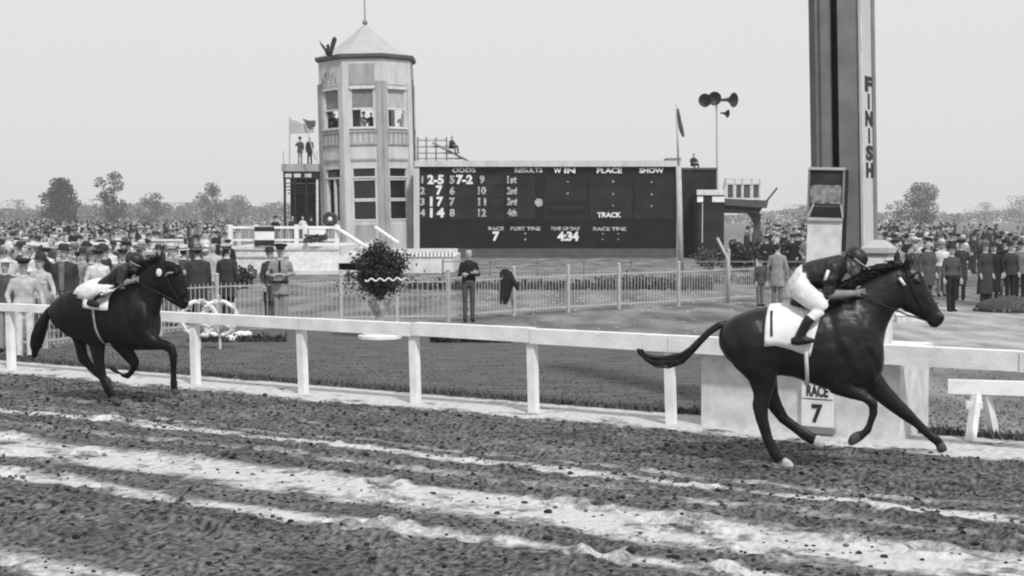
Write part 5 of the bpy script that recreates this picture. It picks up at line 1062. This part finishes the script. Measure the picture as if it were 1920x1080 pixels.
# --- jockeys: one skin each with breeches, jacket and boots as slots; cap, goggles and bands are children
silk = mat('dark_silk', .013, .42, .3, 8, .9, 14, spec=.4)
breeches = mat('white_breeches', .68, .7, .08, 9, .7, 16)
def jockey(pl, sp, label):
    j, ex = MB(), MB(); mats = [mat('jockey_skin', .20, .6, .1, 9), silk, breeches, leather, hair_d]
    pl.loft(j, sp['seat'], 0, 2); pl.loft(j, sp['trunk'], 0, 1)
    j.tube([pl.p(*sp['neck'][0], 0), pl.p(*sp['neck'][1], 0)], .06, 10, 0)
    hc = pl.p(*sp['head'], 0); fd = A(sp['face']) / np.linalg.norm(sp['face']); up = np.cross(fd, A([0, 1., 0])); up = up if up[2] > 0 else -up
    for k, (f_, u_, r) in enumerate(((-.01, .03, .09), (.02, -.03, .078), (.035, -.08, .05))): j.ball(hc + fd * f_ + up * u_, (r * 1.1, r * .88, r * 1.1), 0, 12, 9)
    j.tube([hc + fd * .085 + up * .0, hc + fd * .118 - up * .035, hc + fd * .085 - up * .045], [.012, .017, .01], 7, 0)
    for sg in (-1, 1):
        j.ball(hc - fd * .01 + A([0, sg * .083, 0]) - up * .02, (.022, .012, .032), 0, 8, 6)
        ex.ball(hc + fd * .092 + A([0, sg * .032, 0]) + up * .005, .01, 4, 6, 5)
    ex.ball(hc + fd * .088 - up * .08, (.012, .022, .008), 4, 6, 5)
    for sg in (-1, 1):                                   # -1 is the near side
        k = 'near' if sg < 0 else 'far'
        for nm, mi in (('thigh', 2), ('shin', 2), ('boot', 3), ('foot', 3)):
            pl.loft(j, [(a, b, w, sg * abs(o_)) for a, b, w, o_ in sp[nm]], 0, mi)
        P = [pl.p(x, y, sg * o_) for x, y, o_ in sp['arm_' + k]]
        j.tube([P[0] * .7 + A([0, 0, 0]) + .3 * pl.p(*sp['neck'][0], 0), P[0], P[1]], [.08, .075, .06], 10, 1); j.tube([P[1], (P[1] + P[2]) / 2, P[2]], [.052, .044, .034], 10, sp.get('fore', 0))
        d = P[2] - P[1]; d /= np.linalg.norm(d); hand(ex, P[2] - d * .01, d, sg, .0105, .95)
    me = fuse(j, .0125, mats, 'jockey', 4, ex)
    o = link('jockey', me, None, pl.o, pl.yaw); tag(o, label, 'jockey')
    c = MB(); M3 = Matrix((Vector(fd), Vector((0, 1, 0)), Vector(up))).transposed()
    tr = lambda v: A(M3 @ Vector(v)) + hc
    rg = lambda rx, ry, z, x=0: [A(tr((x + rx * math.cos(a), ry * math.sin(a), z))) for a in np.linspace(0, 6.283, 16, endpoint=False)]
    c.loft([rg(.112, .098, .015, -.012), rg(.118, .104, .05, -.015), rg(.108, .096, .10, -.018), rg(.07, .065, .138, -.02), rg(.02, .02, .15, -.02)])
    c.loft([[A(tr((.075 + .075 * t_ * math.cos(a) * (1 if math.cos(a) > 0 else .2), .085 * math.sin(a), z))) for a in np.linspace(0, 6.283, 14, endpoint=False)] for t_, z in ((1, .02), (1.05, .012), (1, .005))])
    c.build('cap', silk, o, True)
    g = MB(); g.tube([A(tr((x, y, z))) for x, y, z in ((.105, -.0, .02), (.09, -.075, .02), (.0, -.108, .028), (-.10, -.06, .045), (-.125, 0, .05), (-.10, .06, .045), (0, .108, .028), (.09, .075, .02), (.105, 0, .02))], .009, 6); g.build('goggle_strap', MATS['pale_leather'], o, True)
    return o
MATS.setdefault('pale_leather', lgrey)
jk1 = dict(seat=[((1473, 546), (1478, 526), .10), ((1479, 558), (1493, 503), .17), ((1492, 562), (1502, 496), .18), ((1508, 552), (1510, 495), .17)],
 trunk=[((1503, 546), (1504, 494), .165), ((1524, 541), (1522, 488), .165), ((1550, 543), (1550, 482), .185), ((1574, 532), (1574, 477), .185), ((1587, 512), (1586, 482), .11)],
 neck=((1580, 496), (1597, 496)), head=(1603, 493), face=(.85, 0, -.52),
 thigh=[((1476, 548), (1503, 508), .12, .13), ((1490, 563), (1517, 529), .105, .19), ((1512, 578), (1537, 547), .085, .26), ((1532, 585), (1552, 565), .066, .30), ((1542, 585), (1554, 574), .045, .31)],
 shin=[((1524, 580), (1548, 588), .055, .31), ((1514, 590), (1530, 603), .056, .33)],
 boot=[((1511, 590), (1528, 601), .062, .335), ((1502, 604), (1521, 611), .058, .345), ((1494, 622), (1512, 627), .045, .35), ((1490, 632), (1508, 636), .043, .35)],
 foot=[((1482, 634), (1483, 646), .032, .355), ((1492, 630), (1496, 648), .04, .355), ((1510, 631), (1513, 646), .042, .36), ((1526, 634), (1527, 642), .03, .365)],
 arm_near=[(1563, 500, .19), (1552, 553, .25), (1603, 550, .14)], arm_far=[(1566, 500, .19), (1560, 552, .24), (1609, 548, .12)])
J1 = jockey(P1, jk1, 'jockey in dark silks and white breeches crouched over the leading horse')
MB().loft([P1.ring((1542, 511), (1556, 518), .085, -.225), P1.ring((1540, 524), (1554, 531), .082, -.235)]) if False else None
q0, q1 = P1.p(1563, 500, -.19), P1.p(1552, 553, -.25)
MB().tube([q0 * .72 + q1 * .28 + A([-.012, -.01, 0]), q0 * .36 + q1 * .64 + A([-.012, -.01, 0])], [.078, .07], 12).build('arm_band', silk, J1, True)
MB().tube([P1.p(1553, 507, -.275), P1.p(1547, 525, -.30)], .018, 6).build('white_flash', ribbon, J1, True)
jk2 = dict(seat=[((141, 561), (146, 546), .09), ((147, 563), (157, 532), .16), ((160, 562), (172, 524), .175), ((178, 556), (186, 521), .17), ((198, 550), (202, 522), .16)],
 trunk=[((194, 549), (198, 520), .16), ((208, 543), (210, 512), .165), ((228, 532), (225, 498), .185), ((243, 520), (238, 492), .15), ((250, 512), (246, 494), .08)],
 neck=((240, 505), (250, 499)), head=(254, 495), face=(.9, 0, -.42),
 thigh=[((148, 561), (168, 528), .12, .13), ((166, 564), (186, 534), .10, .2), ((186, 556), (200, 533), .08, .26), ((204, 549), (213, 535), .06, .29)],
 shin=[((203, 552), (214, 544), .055, .30), ((190, 557), (197, 545), .055, .32)],
 boot=[((196, 556), (204, 544), .058, .31), ((184, 560), (190, 548), .054, .33), ((174, 566), (180, 555), .046, .34)],
 foot=[((162, 572), (167, 560), .034, .345), ((170, 575), (176, 561), .04, .35), ((184, 577), (186, 569), .035, .35)],
 arm_near=[(233, 506, .19), (225, 532, .25), (247, 527, .15)], arm_far=[(236, 505, .19), (232, 530, .24), (252, 524, .12)])
J2 = jockey(P2, jk2, 'jockey in dark silks and white breeches crouched low on the second horse')
